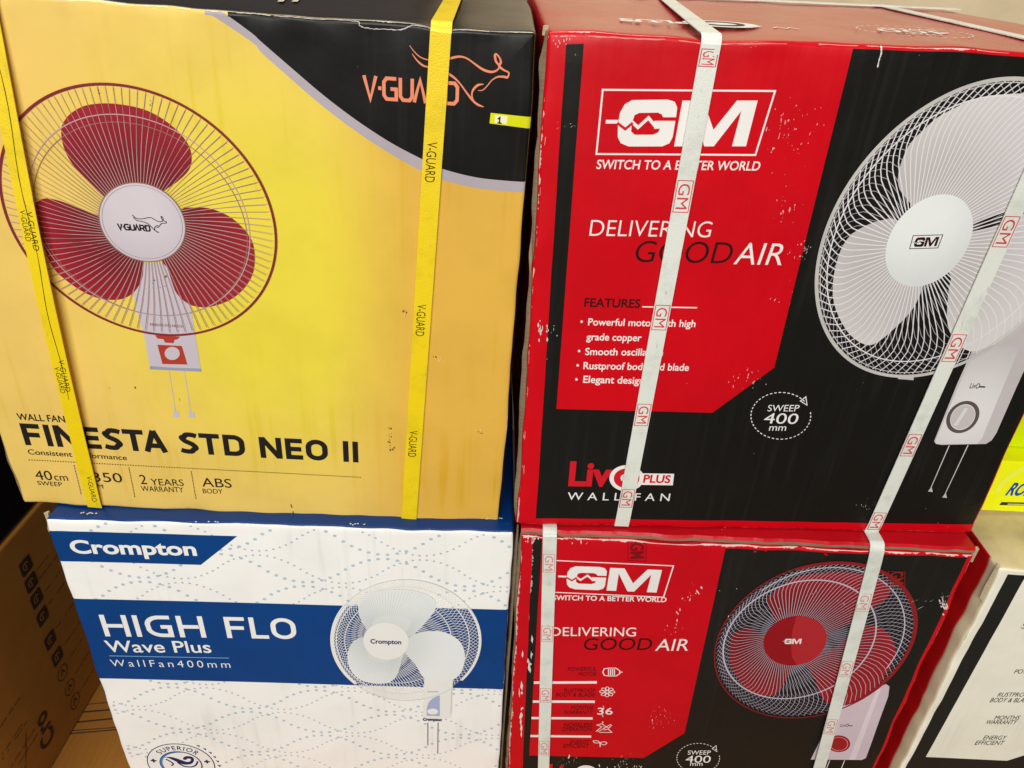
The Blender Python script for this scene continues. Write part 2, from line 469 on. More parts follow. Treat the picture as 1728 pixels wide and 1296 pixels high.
# ---------------------------------------------------------------- shared inks
WHITE = lin(236, 232, 226)
yel_strap = strap_mat('yellow_strap', lin(238, 206, 4))
wht_strap = strap_mat('white_strap', lin(222, 225, 214))
def logo_gm(pr_w, pr_r, TL, TR, BL, thin=.0016, wf=True):
    """the boxed logo; corner photo pixels of its frame (or panel metres)"""
    a, b, c = Vector(pr_w.px(*TL)), Vector(pr_w.px(*TR)), Vector(pr_w.px(*BL))
    # reference frame read at 3.6x: TL (565,545) TR (1612,552) BL (527,935)
    m = Matrix(((1612 - 565, 527 - 565), (552 - 545, 935 - 545))).inverted()
    def M(pts): 
        out = []
        for x, y in pts:
            k = m @ Vector((x - 565, y - 545)); q = a + (b - a) * k.x + (c - a) * k.y; out.append((q.x, q.y))
        return out
    s = (b - a).length / .150
    if wf: pr_w.line(M([(565, 545), (1612, 552), (1533, 943), (527, 935)]), thin * s, True, True)
    up = [(662, 738), (672, 680), (700, 630), (745, 605), (960, 602), (1005, 615), (1022, 650), (1018, 708), (938, 708), (928, 690), (905, 680), (790, 682), (762, 695), (748, 738), (706, 772)]
    lo = [(660, 752), (704, 790), (745, 758), (743, 795), (765, 815), (880, 815), (912, 800), (922, 778), (885, 778), (885, 730), (1015, 730), (1003, 830), (985, 868), (940, 888), (730, 888), (680, 868), (660, 830)]
    M_ = [(1052, 608), (1180, 608), (1255, 785), (1385, 608), (1512, 608), (1468, 888), (1380, 888), (1418, 670), (1265, 888), (1205, 888), (1128, 672), (1103, 888), (1015, 888)]
    for p in (up, lo, M_): pr_w.poly(M(p), uvs=True)
    pr_w.line(M([(585, 735), (660, 735)]), .0032 * s, False, True)
    pr_w.line(M([(745, 735), (785, 770), (848, 712), (900, 772)]), .0028 * s, False, True)
    if pr_r: pr_r.line(M([(655, 742), (706, 780), (752, 742)]), .0024 * s, False, True)

KANG = [[(905, 275), (940, 320), (980, 350), (1030, 362), (1080, 362), (1130, 355), (1200, 340), (1250, 350), (1300, 385), (1350, 420), (1400, 435), (1435, 425), (1450, 400), (1430, 370), (1424, 335), (1432, 325), (1450, 345), (1460, 375), (1450, 400), (1480, 425), (1508, 440), (1500, 468), (1480, 465), (1440, 465), (1405, 485), (1380, 515), (1350, 545), (1320, 548)],
        [(1355, 510), (1320, 515), (1290, 545), (1283, 580), (1300, 620), (1355, 648)],
        [(920, 325), (950, 365), (985, 395), (1020, 405), (1070, 415), (1120, 435), (1170, 465), (1210, 505), (1250, 560), (1285, 605), (1320, 638), (1355, 648)]]
VGL = [([(0, 1), (.36, 0), (.72, 1)], 0), ([(.85, .5), (1.05, .5)], 0), ([(1.95, .94), (1.36, .94), (1.2, .78), (1.2, .22), (1.36, .06), (1.95, .06), (1.95, .5), (1.6, .5)], 0),
       ([(2.2, 1), (2.2, .22), (2.36, .06), (2.76, .06), (2.92, .22), (2.92, 1)], 0), ([(3.05, 0), (3.4, .97), (3.75, 0)], 0),
       ([(3.97, 0), (3.97, .94), (4.5, .94), (4.66, .8), (4.66, .58), (4.5, .44), (4.1, .44)], 0), ([(4.4, .44), (4.7, 0)], 0),
       ([(4.98, .06), (4.98, .94), (5.5, .94), (5.68, .78), (5.68, .22), (5.5, .06), (4.98, .06)], 1)]
def vguard(pr, a, b, h, wid):
    a, b = Vector(a), Vector(b); d = (b - a); ux = d.normalized(); uy = Vector((-ux.y, ux.x)); k = d.length / 5.75
    for pts, c in VGL:
        pr.line([tuple(a + ux * (x * k) + uy * (y * h)) for x, y in (pts[:-1] if c else pts)], wid, bool(c), True)

def spokes(pr, hub, ring, n, wid, twist=0.0, bend=0.0, k0=1.0, k1=.985, seg=5):
    (hc, ha, hb), (rc, ra, rb) = hub, ring
    for i in range(n):
        t = 2 * math.pi * i / n
        pts = []
        for j in range(seg + 1):
            s = j / seg
            tt = t + twist * s + bend * max(0, s - .55) ** 2 * 5
            c = [hc[m] * (1 - s) + rc[m] * s for m in (0, 1)]
            A = [ha[m] * k0 * (1 - s) + ra[m] * k1 * s for m in (0, 1)]; Bv = [hb[m] * k0 * (1 - s) + rb[m] * k1 * s for m in (0, 1)]
            pts.append((c[0] + A[0] * math.cos(tt) + Bv[0] * math.sin(tt), c[1] + A[1] * math.cos(tt) + Bv[1] * math.sin(tt)))
        pr.line(pts, wid)
def align(ring, hub):                           # give both ellipses the same start angle and sense
    return hub, ring

def headline(pr, text, p0, p1, cap, t, gap=.16, wide=1.0):
    """squarish bold capitals drawn as strokes of width t (cap height 1)"""
    h = t / 2
    def bowl(x0, x1, y0, y1, r=.34):             # rounded rectangle, clockwise from top left
        P = []; r = min(r, (x1 - x0) / 2 - .004)
        for cx_, cy_, a0 in ((x1 - r, y1 - r, 90), (x1 - r, y0 + r, 0), (x0 + r, y0 + r, -90), (x0 + r, y1 - r, -180)):
            for k in range(6):
                a = math.radians(a0 - 18 * k); P.append((cx_ + r * math.cos(a), cy_ + r * math.sin(a)))
        return P
    W_ = .74 * wide
    G = {'F': (.62, [[(h, 0), (h, 1)], [(h, 1 - h), (.62, 1 - h)], [(h, .49), (.57, .49)]]), 'I': (t, [[(h, 0), (h, 1)]]),
         'N': (.78, [[(h, 0), (h, 1)], [(.78 - h, 0), (.78 - h, 1)], [(h * 1.1, .96), (.78 - h * 1.1, .04)]]), 'E': (.60, [[(h, 0), (h, 1)], [(h, 1 - h), (.6, 1 - h)], [(h, .5), (.56, .5)], [(h, h), (.6, h)]]),
         'S': (.64, [smooth([(.60, .95 - h), (.46, 1 - h), (.27, 1 - h), (.09 + h, .91 - h), (h, .74), (.09 + h, .60), (.32, .52), (.55 - h, .44), (.64 - h, .29), (.55 - h, .09 + h), (.37, h), (.18, h), (.03, .05 + h)], False, 4)]),
         'T': (.68, [[(0, 1 - h), (.68, 1 - h)], [(.34, 0), (.34, 1 - t)]]), 'A': (.80, [[(h * .9, 0), (.40, 1)], [(.40, 1), (.80 - h * .9, 0)], [(.2, .30), (.6, .30)]]),
         'D': (W_, [[(h, 0), (h, 1)], [(h, 1 - h), (.42, 1 - h)] + bowl(h, W_ - h, h, 1 - h)[1:12] + [(h, h)]]), 'O': (W_ + .04, [bowl(h, W_ + .04 - h, h, 1 - h, .36)]),
         'H': (W_, [[(h, 0), (h, 1)], [(W_ - h, 0), (W_ - h, 1)], [(h, .5), (W_ - t, .5)]]), 'L': (.55, [[(h, 0), (h, 1)], [(h, h), (.55, h)]]),
         'G': (W_, [[(W_ - .03, 1 - h)] + bowl(h, W_ - h, h, 1 - h)[::-1][:18][::1][0:0] + [(.40, 1 - h)] + [(h + .34 - .34 * math.sin(math.radians(15 * k)), 1 - h - .34 + .34 * math.cos(math.radians(15 * k))) for k in range(1, 7)] + [(h + .34 - .34 * math.cos(math.radians(15 * k)), h + .34 - .34 * math.sin(math.radians(15 * k))) for k in range(1, 7)] + [(W_ - h, h), (W_ - h, .48), (.42, .48)]])}
    x = 0; S = []; KERN = {'TA': -.16, 'AT': -.16, 'LO': -.04, 'ST': -.06, 'FI': .02}
    for ci, ch in enumerate(text):
        if ch == ' ': x += .36; continue
        w_, st_ = G[ch]
        for p in st_: S.append(([(x + q[0], q[1]) for q in p], ch == 'O'))
        x += w_ + gap + KERN.get(text[ci:ci + 2], 0)
    x -= gap
    a, b = Vector(pr.px(*p0)), Vector(pr.px(*p1)); hh = (Vector(pr.px(p0[0], p0[1] - cap)) - a).length
    ux = (b - a) / x; uy = Vector((-ux.y, ux.x)).normalized() * hh
    for p, c in S: pr.line([tuple(a + ux * q[0] + uy * q[1]) for q in p], t * hh, c, True)

def shade(box, ctr, r0, r1, c0, c1, side=None):
    """printed shading of a picture: colour blends outward from a point of the picture, and across it"""
    u, v = box.uv(*ctr); p = (u - box.W / 2, 0, v)
    def f(g, tc):
        q = g.scale(tc, (1, 0, 1))
        d = g.n('ShaderNodeVectorMath', operation='DISTANCE', ins={0: q, 1: p}).outputs['Value']
        c = g.mix(g.ramp(d, r0, r1), c0, c1)
        if side:
            dr, a, b, col = side
            e = g.n('ShaderNodeVectorMath', operation='DOT_PRODUCT', ins={0: g.n('ShaderNodeVectorMath', operation='SUBTRACT', ins={0: q, 1: p}).outputs[0], 1: (dr[0], 0, dr[1])}).outputs['Value']
            c = g.mix(g.ramp(e, a, b), c, col)
        return c
    return f

FZ = CAMZ                                       # fitted corners were measured from the camera height
# =================================================================== yellow carton
Y = Box('fan_carton', (-.47387, .5756, -.51289 + FZ), .4700, .45687, .30, .037697, -.019737, -.001557, seed=1, dent=.0022, lift=.0012)
tag(Y.e, 'yellow and black fan carton bound with two yellow straps', 'carton')
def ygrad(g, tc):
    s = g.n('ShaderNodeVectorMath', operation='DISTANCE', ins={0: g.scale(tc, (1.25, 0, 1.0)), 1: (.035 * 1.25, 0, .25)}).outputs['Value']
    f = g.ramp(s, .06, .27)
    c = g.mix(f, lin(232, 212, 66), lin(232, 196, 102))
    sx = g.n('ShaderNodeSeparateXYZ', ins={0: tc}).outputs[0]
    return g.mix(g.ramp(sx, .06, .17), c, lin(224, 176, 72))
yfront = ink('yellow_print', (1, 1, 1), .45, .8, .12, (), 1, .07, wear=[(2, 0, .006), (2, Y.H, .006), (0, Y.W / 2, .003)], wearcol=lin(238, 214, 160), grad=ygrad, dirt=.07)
yblack = ink('yellow_box_black', lin(19, 18, 15), .36, 1.3, .25, (), 1, .1, wear=[(2, Y.H, .004)], coat=.0, flute_gloss=.05)
ytop = ink('yellow_box_lid', lin(20, 18, 17), .3, .6, .3, (), 2, .1, spec=.5, coat=.4, axis='y')
Y.notch = [Y.uv(745, 50)[0] - Y.W / 2]
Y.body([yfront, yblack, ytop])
# black corner area with the grey band, split along the printed curve
CUR = smooth(z((440, 0), [(-470, -70), (-330, -10), (-60, 190), (0, 245), (200, 420), (400, 590), (600, 740), (800, 870), (980, 965), (1090, 1020), (1300, 1075), (1500, 1098), (1620, 1104), (1720, 1106)]), False, 6)
CUR2 = smooth(z((440, 0), [(-560, -70), (-440, -10), (-60, 245), (0, 310), (200, 490), (400, 660), (600, 810), (800, 940), (980, 1040), (1090, 1088), (1300, 1140), (1500, 1162), (1620, 1166), (1720, 1166)]), False, 6)
def band(box, lo, hi, layer, name, mat, u0=None, u1=None, n=12, nu=90):
    """area between two curves v=lo(u), v=hi(u)"""
    pr = Print(box, layer); V, F = [], []
    us = sorted([u0 + (u1 - u0) * i / nu for i in range(nu + 1)] + [box.W - box.r * q for q in (.3, .6, .8, 1.0)]); nu = len(us) - 1
    for u in us:
        a, b = lo(u), hi(u)
        for j in range(n + 1): V.append((u, a + (b - a) * j / n if b < box.H - .001 or j == 0 else min(b, a + (b - .0045 - a) * min(j, n - 4) / (n - 4) + max(0, j - n + 4) * .0011)))
    for i in range(nu):
        for j in range(n):
            k = i * (n + 1) + j; F.append((k, k + n + 1, k + n + 2, k + 1))
    pr.add(V, F); return pr.done(name, mat)
def curve_fn(box, pts, H):
    P = sorted(box.uv(*p) for p in pts)
    def f(u):
        if u <= P[0][0]: return H
        for a, b in zip(P, P[1:]):
            if a[0] <= u <= b[0]: return min(H, max(0, a[1] + (b[1] - a[1]) * (u - a[0]) / (b[0] - a[0] + 1e-9)))
        return P[-1][1]
    return f
c1, c2 = curve_fn(Y, CUR, Y.H), curve_fn(Y, CUR2, Y.H)
yw = Y.W
band(Y, c1, lambda u: Y.H - .0002, 1, 'black_print', yblack, Y.uv(385, 18)[0], yw - .0003, 60, 110)
band(Y, c2, c1, 1, 'grey_band', ink('grey_print', lin(176, 166, 172), .5, .8, .1, (), 1, .08), Y.uv(345, 12)[0], yw - .0003, 6, 110)
blk = ink('black_ink', lin(30, 26, 24), .5, .6, 0, (), 1, .1)
pr = Print(Y, 2)
pr.text('WALL FAN', (30.6, 708.3), (111, 712.5), 10.5, .012)
pr.text('Consistent Performance', (48.6, 766), (215, 776), 8, .008)
pr.done('title_lettering', blk, split=True)
for wd, a, b in (('FINESTA', (43, 750.5), (285, 763.5)), ('STD', (306, 764), (416, 770)), ('NEO', (440, 772), (555, 777.5)), ('II', (579, 778.5), (606, 780))):
    pr = Print(Y, 2); headline(pr, wd, a, b, 35, .215, .10); pr.done('title_lettering', blk)
pr = Print(Y, 2)
for t, a, b, h, bo in [('40', (61.7, 809), (90, 810), 15, .0), ('cm', (93, 810), (116, 811), 11.5, .0), ('SWEEP', (64, 818), (106, 820.5), 6.7, 0), ('1350', (146, 811.7), (208, 813.6), 15, 0),
                       ('RPM', (146, 821.5), (175, 824), 6.7, 0), ('2', (238, 816), (249, 816.5), 15, 0), ('YEARS', (256, 818), (311, 819.5), 10.5, 0), ('WARRANTY', (239.5, 828), (310.5, 830.5), 8.5, 0),
                       ('ABS', (342, 820.5), (391.6, 823), 14.5, 0), ('BODY', (343, 831.7), (376.5, 833), 7.5, 0)]:
    pr.text(t, a, b, h, bo)
def dots(pr, a, b, n, s):
    a, b = Vector(pr.px(*a)), Vector(pr.px(*b))
    for i in range(n):
        c = a + (b - a) * i / (n - 1); pr.add([(c.x - s, c.y - s), (c.x + s, c.y - s), (c.x + s, c.y + s), (c.x - s, c.y + s)], [(0, 1, 2, 3)])
pr.done('specification_lettering', blk, split=True)
pr = Print(Y, 2)
dots(pr, (50, 775.5), (608, 805), 130, .00055)
for a, b in (((125.5, 785), (137.5, 832.5)), ((218, 789), (228, 837)), ((323, 795.5), (331, 841))): dots(pr, a, b, 20, .0005)
pr.done('dotted_rules', blk, stuff=True)
salmon = ink('salmon_ink', lin(236, 140, 104), .45, .6, 0, (), 1, .12)
pr = Print(Y, 2)
for s in KANG:
    q = smooth(z((440, 0), s), False, 3); n_ = len(q) - 1
    pr.line(q, .0017, taper=[.25 + .75 * min(1, 5.0 * min(k, n_ - k) / n_) * (.75 + .25 * math.sin(k * .5)) for k in range(n_ + 1)])
pr.done('brand_emblem', salmon)
pr = Print(Y, 2); vguard(pr, Y.uv(615.5, 166), Y.uv(773, 177.5), .0162, .0025); pr.done('brand_lettering', salmon)
# the printed fan
RING = ((233.6, 352.5), (206.6, 142.7), (-107.7, 156.0)); HUB = ((241.6, 373.3), (65.7, 38.6), (-31.7, 54.0)); INR = ((235.5, 361.7), (166.2, 112.4), (-86.0, 127.2))
maroon = ink('maroon_ink', (1, 1, 1), .45, .8, 0, (), 1, .06, grad=shade(Y, (241, 373), .03, .10, lin(112, 22, 34), lin(158, 32, 46), ((.5, -.8), .0, .12, lin(150, 36, 44))))
lilac = ink('lilac_ink', (1, 1, 1), .45, .8, 0, (), 1, .04, grad=shade(Y, (232, 350), .01, .05, lin(210, 200, 204), lin(196, 186, 194)))
spoke_d = ink('mauve_ink', lin(146, 112, 100), .45, .8, 0, (), 1, .1)
spoke_l = ink('pale_spoke_ink', lin(190, 162, 158), .45, .8, 0, (), 1, .1)
O3 = (0, 320)
pr = Print(Y, 2)
pr.poly(z(O3, [(815, 640), (880, 440), (1010, 440), (1080, 600), (1160, 700), (1190, 880), (1225, 1100), (915, 1085), (880, 890), (835, 740)]), .012)
for a, b in (((1028, 1088), (1068, 1350)), ((1122, 1092), (1160, 1350))): pr.line(z(O3, [a, b]), .0007)
for c in ((1072, 1362), (1166, 1366)): pr.poly(z(O3, [(c[0] - 16, c[1] - 20), (c[0] + 14, c[1] - 20), (c[0] + 20, c[1] + 18), (c[0] - 18, c[1] + 18)]))
fan = pr.done('fan_picture', lilac)
pr = Print(Y, 3)
pr.poly(z(O3, [(915, 1068), (1050, 1078), (1222, 1082), (1228, 1102), (913, 1088)]))
pr.done('mount_shadow_print', ink('bluegrey_ink', lin(150, 152, 172), .5, .6), fan)
pr = Print(Y, 3)
pr.poly(z(O3, [(960, 938), (1108, 945), (1142, 1058), (990, 1055)]))
pr.poly(z(O3, [(945, 880), (1098, 888), (1082, 905), (1064, 908), (1058, 928), (1005, 925), (998, 905), (960, 900)]))
pr.done('switch_plate_print', ink('brick_ink', lin(176, 58, 40), .5, .6), fan)
pr = Print(Y, 4)
pr.poly(z(O3, [(1050 + 46 * math.cos(t * .26), 990 + 40 * math.sin(t * .26)) for t in range(24)]))
pr.done('knob_print', lilac, fan)
B1 = z((0, 0), [(375, 800), (385, 750), (430, 690), (520, 640), (650, 625), (790, 640), (900, 670), (1000, 725), (1090, 800), (1150, 880), (1168, 960), (1150, 1030), (1080, 1100), (990, 1165), (860, 1300), (760, 1300), (620, 1180), (530, 1090), (440, 990), (390, 890)])
B2 = z(O3, [(215, 100), (240, 65), (290, 50), (380, 70), (480, 110), (610, 155), (760, 200), (860, 330), (872, 440), (870, 520), (840, 590), (790, 640), (720, 665), (620, 660), (520, 625), (420, 560), (340, 490), (290, 400), (240, 250)])
B3 = z(O3, [(1095, 125), (1180, 105), (1280, 110), (1390, 155), (1470, 220), (1530, 300), (1550, 390), (1540, 500), (1490, 590), (1410, 660), (1310, 700), (1230, 710), (1150, 690), (1080, 630), (1050, 560), (1020, 470), (990, 430), (960, 300)])
for bl in (B1, B2, B3):
    pr = Print(Y, 4); pr.poly(smooth(bl, True, 3), .012); pr.done('blade', maroon, fan)
pr = Print(Y, 5); spokes(pr, HUB, RING, 104, .00040, .06); pr.line(ell(*INR, n=110), .0007, True); pr.done('guard_spokes', spoke_l, fan, stuff=True)
pr = Print(Y, 5)
def shift(E, dx, dy): return ((E[0][0] + dx, E[0][1] + dy), E[1], E[2])
spokes(pr, shift(HUB, -.6, .4), shift(RING, -.8, .6), 104, .00034, .065, 0, 1.0, .975); pr.line(ell((238, 368), (160, 108), (-83, 122), n=110), .0005, True)
pr.off -= .00005
pr.done('guard_shadow_lines', spoke_d, fan, stuff=True)
pr = Print(Y, 6); pr.line(ell(*RING, n=130), .0020, True); pr.done('guard_ring', ink('ring_ink', lin(128, 40, 52), .45, .6), fan)
pr = Print(Y, 6); pr.poly(ell(*HUB, n=60), .012); hub = pr.done('hub', lilac, fan)
pr = Print(Y, 7); pr.line(ell(*HUB, n=60), .0008, True); pr.line(ell(*HUB, n=60, k=.93), .0003, True); pr.done('hub_outline', spoke_d, fan)
pr = Print(Y, 8)
def aff(pts, src, dst):                          # 3 points -> 3 points
    a, b, c = [Vector(p) for p in src]; A, B_, C = [Vector(p) for p in dst]
    m = Matrix(((b.x - a.x, c.x - a.x), (b.y - a.y, c.y - a.y))).inverted()
    o = []
    for p in pts:
        k = m @ (Vector(p) - a); q = A + (B_ - A) * k.x + (C - A) * k.y; o.append((q.x, q.y))
    return o
for s in KANG: pr.line(smooth(aff(s, [(905, 275), (1508, 440), (1355, 648)], z(O3, [(810, 148), (1016, 190), (972, 254)])), False, 3), .0006)
vguard(pr, Y.uv(202, 386), Y.uv(256, 389), .0050, .0012)
pr.done('hub_emblem', blk, fan)
pr = Print(Y, 8); pr.text('FINESTA STD NEO II', (255, 548), (309, 551), 4.2, .0); pr.done('mount_lettering', spoke_d, fan)
# sticker
pr = Print(Y, 2); pr.poly(z((440, 0), [(1397, 684), (1655, 712), (1648, 782), (1390, 748)]), .01)
st = pr.done('price_sticker', ink('neon_sticker', lin(226, 226, 20), .4, .6, 0, (), 1, .2), label='small neon yellow price sticker')
pr = Print(Y, 3); pr.poly(z((440, 0), [(1425, 697), (1500, 704), (1494, 752), (1420, 744)])); pr.done('sticker_patch', ink('sticker_white', lin(240, 236, 190), .4, .6), st)
pr = Print(Y, 4); pr.line(z((440, 0), [(1440, 722), (1453, 712), (1450, 744)]), .0011); pr.line(z((440, 0), [(1438, 744), (1463, 747)]), .0010); pr.done('sticker_number', blk, st)
# small rubs and nicks in the print
pr = Print(Y, 3); rnd = random.Random(4)
for cx_, cy_, sx, sy, n in ((660, 740, 6, 22, 16), (683, 526, 3, 3, 3), (738, 606, 7, 5, 3), (810, 728, 4, 4, 4), (256, 172, 2, 5, 3), (168, 155, 2, 6, 3), (270, 475, 12, 12, 9), (300, 673, 5, 2, 2), (495, 858, 5, 8, 3), (186, 652, 2, 2, 1), (229, 653, 2, 2, 1)):
    for i in range(n):
        x, y = cx_ + rnd.uniform(-sx, sx), cy_ + rnd.uniform(-sy, sy); a = rnd.uniform(.6, 2.2)
        pr.poly([(x, y - a), (x + a, y + rnd.uniform(-.5, .5)), (x + rnd.uniform(0, 1), y + a * 1.3), (x - a * .6, y)])
pr.done('ink_rubs', ink('rub_ink', lin(120, 92, 44), .7, .5), stuff=True)
# straps
def lift1(t): return .0015 + .0065 * math.sin(math.pi * min(1, max(0, t))) ** 1.2
ub, ut = Y.uv(163, 855)[0], Y.uv(4, 120)[0] + .003
ub2, ut2 = Y.uv(690, 876)[0], Y.uv(745, 50)[0]
lift2 = lambda t: .0004
s1 = strap(Y, strap_path(Y, ub, ut, lift1, .26), .0135, yel_strap)
s1['label'] = 'creased yellow strap standing off the carton across the printed fan'
s2 = strap(Y, strap_path(Y, ub2, ut2, lift2, .26, topx=ut2 - Y.W / 2 - .004), .0148, yel_strap)
blk2 = ink('strap_black_ink', lin(44, 38, 12), .5, .4)
strap_print(Y, s1, [(50, 350, 64, 415), (105, 598, 118, 652), (155, 798, 163, 842)], ub, ut, lift1, .0135, 'V-GUARD', blk2, False, 0, side=.0018, hk=.34)
strap_print(Y, s1, [(47, 348, 60, 400), (104, 610, 116, 655)], ub, ut, lift1, .0135, 'V-GUARD', blk2, False, 0, side=-.0030, hk=.3)
strap_print(Y, s2, [(730, 238, 728, 306), (717, 512, 714, 565), (703, 724, 699, 768)], ub2, ut2, lift2, .0148, 'V-GUARD', blk2, False, .0, hk=.5, side=-.001)
pr = Print(Y, 1, lambda a, v, o: Y.front(ub + (ut - ub) * v / Y.H + a, v, .0012 + .0008 + .0001 + lift1(v / Y.H)))
pr.line([(.0006 + .0011 * math.sin(i * .7), .13 + .3 * i / 24) for i in range(25)], .0007, False, True, [.5 + .5 * abs(math.sin(i * 1.7)) for i in range(25)])
pr.done('strap_crease', blk2, s1)
torn_edge(Y, -Y.W / 2, -Y.D / 2 + .006, 0.0, Y.H * .9, .006, kraft_edge, 3.1)
torn_edge(Y, Y.W / 2 + .006, -Y.D / 2 + .012, Y.H - .004, Y.H + .003, .004, cream_edge, 8.1)
pt = Print(Y, 1, lambda x, y, o: Vector((x, y, Y.H + .0006)), Y.top)
for k in (0, 24): pt.poly([(468 + k, 4), (478 + k, 4), (490 + k, -8), (480 + k, -8)])
pt.done('lid_lettering', ink('cream_ink', lin(214, 206, 180), .5, .5), split=True)

paper = ink('bare_paper', lin(214, 206, 196), .8, .6, 0, (), 1, .2)
worn_crease(Y, [(400, 17), (440, 20), (470, 24), (530, 28), (600, 34), (608, 43), (628, 48), (672, 50), (690, 45), (700, 41), (740, 43), (800, 46), (850, 49), (900, 53)], .0007, paper, 3, .12)
paper_y = ink('bare_paper_yellow', lin(246, 226, 170), .8, .6, 0, (), 1, .15)
worn_crease(Y, [(40, 846), (100, 851), (200, 858), (300, 863), (440, 870), (560, 876), (700, 880), (826, 887)], .0016, paper_y, 8, .15)
worn_crease(Y, [(60, -4), (150, 1), (240, 6), (300, 11), (370, 15)], .0013, paper_y, 9, .2)
marks(Y, [(683, 530, 1, 2, 3, 3, 0), (742, 608, 5, 3, 3, 2.5, -1), (812, 730, 3, 3, 3, 2.5, .3)], paper_y, seed=3)

# =================================================================== upper red carton
RED = lin(203, 2, 20)
R = Box('fan_carton', (.01563 - .0035, .58701 - .0035 * .0467, -.51289 + FZ), .4635, .45027, .37, .046764, .006586, -.003552, seed=2, dent=.0018, lift=.0012)
tag(R.e, 'red and black fan carton printed with a large white fan', 'carton')
rsp = [(R.uv(*p)[0] - R.W / 2, R.uv(*p)[1], rr) for p, rr in (((1335, 225), .04), ((1330, 350), .022), ((1255, 640), .03), ((1345, 420), .02), ((1460, 850), .022))]
rfront = ink('red_print', RED, .38, .9, .25, rsp, 2, .1, wear=[(0, -R.W / 2, .006), (0, R.W / 2, .004), (2, R.H, .004), (2, 0, .004)], wearcol=(.7, .55, .5))
rtop = ink('red_lid', lin(180, 8, 20), .24, .9, .5, (), 2, .12, spec=.5, coat=.5, axis='y')
rside = ink('red_side', lin(180, 14, 26), .4, .8, .3, (), 2, .15)
rblack = ink('red_box_black', lin(21, 20, 16), .4, 1.3, .25, rsp, 2, .1, flute_gloss=.05)
rwhite = ink('red_box_white', WHITE, .42, .8, 0, (), 2, .06)
rdark = ink('red_box_dark', lin(50, 10, 12), .42, .8, 0, (), 2, .06)
rred = ink('red_ink', lin(205, 22, 38), .42, .8, 0, (), 2, .06)
R.notch = [R.uv(1200, 68)[0] - R.W / 2]
R.body([rfront, rside, rtop])
OR1, OR2, OR3, OR4, OR5, OR6 = (860, 0), (1248, 0), (860, 320), (1248, 320), (860, 620), (1248, 620)
pr = Print(R, 1)
bl_, br_ = R.uv(904, 873), R.uv(1641, 884.5)
tl_, tr_ = R.uv(954.5, 74), None
vt = R.uv(1437, 80.5)[1]
pr.poly([R.uv(1439.7, 80.5), R.uv(1305.8, 619.4), R.uv(1201.7, 695.5), R.uv(938.6, 689.4), R.uv(985, 74), tl_, bl_, br_, (br_[0] + .001, vt)], .012, True)
pr.done('black_print', rblack)
pr = Print(R, 2); p2 = Print(R, 3)
logo_gm(pr, p2, *z(OR1, [(565, 545), (1612, 552), (527, 935)]))
lg = pr.done('brand_logo', rwhite); p2.done('logo_pulse_line', rred, lg)
pr = Print(R, 2)
pr.text('SWITCH TO A BETTER WORLD', (1005.8, 284.7), (1280.8, 287.5), 15, .012, .08)
pr.text('DELIVERING', (994, 397.8), (1197.5, 400.5), 27, -.008, .06)
pr.text('AIR', (1237, 445.5), (1318, 447), 36, -.004, .14)
pr.line([(1083.6, 517.2), (1176, 518.6)], .0011)
for t, a, b in (('Powerful motor with high', (992, 548.3), (1172.5, 551)), ('grade copper', (989, 573.3), (1081.7, 575)), ('Smooth oscillation', (987, 598.3), (1118, 599.5)), ('Rustproof body and blade', (984, 622), (1161.4, 624.7)), ('Elegant design', (983.6, 645), (1086, 647))):
    pr.text(t, a, b, 11.5, .014)
for c in z(OR3, [(437, 800), (422, 978), (413, 1065), (405, 1150)]): pr.poly([(c[0] + 2.3 * math.cos(k), c[1] + 2.3 * math.sin(k)) for k in range(6)])
pr.text('WALL FAN', (957, 841.7), (1129, 844.4), 12.5, .002, 0, 1.6)
pr.done('slogan_lettering', rwhite, split=True)
pr = Print(R, 2)
pr.text('GOOD', (1069, 442), (1231, 444.5), 36, -.006, .1); pr.text('FEATURES', (985.5, 517), (1079.5, 519), 14, .02, .0)
pr.done('dark_lettering', rdark, split=True)
def livo(box, pts, lay, wmat, rmat, cap):
    p0, p1, ctr, rad, plate, t0, t1, c2_ = pts
    a = Print(box, lay); a.poly(ell(ctr, (rad[0], 0), (0, rad[1]), 40)); a.poly(plate); w_ = a.done('name_badge', wmat)
    b = Print(box, lay + 1); b.text('Liv', p0, p1, cap, .035)
    b.line(ell(ctr, (rad[0] * .55, 0), (0, rad[1] * .55), 40), .0065 * rad[0] / 29, True); b.text('PLUS', t0, t1, c2_, .03)
    b.done('name_lettering', rmat, w_, split=True)
livo(R, ((958.6, 816.7), (1030, 817.8), (1057, 805.5), (29, 22), z(OR5, [(780, 638), (998, 642), (990, 712), (780, 708)]), (1084.5, 812.5), (1130, 813.6), 12.5), 2, rwhite, rred, 38)
def badge(box, ctr, rx, ry, texts, mat, n=42):
    pr = Print(box, 2)
    for i in range(n):
        t = 2 * math.pi * i / n
        if -.62 < math.atan2(math.sin(t), math.cos(t)) < -.18: continue
        pr.line([(ctr[0] + rx * math.cos(t + d), ctr[1] + ry * math.sin(t + d)) for d in (0, math.pi / n * 1.1)], .00085)
    t = -.62; c = (ctr[0] + rx * math.cos(t), ctr[1] + ry * math.sin(t)); k = rx / 50
    pr.line([(c[0] - 8 * k, c[1] - 2 * k), (c[0] + 1 * k, c[1] - 9 * k), (c[0] + 3 * k, c[1] + 5 * k)], .0009, True)
    for tx, a, b, h in texts: pr.text(tx, a, b, h, .0, .0)
    return pr.done('sweep_badge', mat)
badge(R, (1317, 700.5), 50.5, 39.5, (('SWEEP', (1294, 692.8), (1346.6, 693), 10.5), ('400', (1287, 713), (1344, 714.4), 17), ('mm', (1296.6, 725.5), (1325, 725.8), 11)), rwhite)
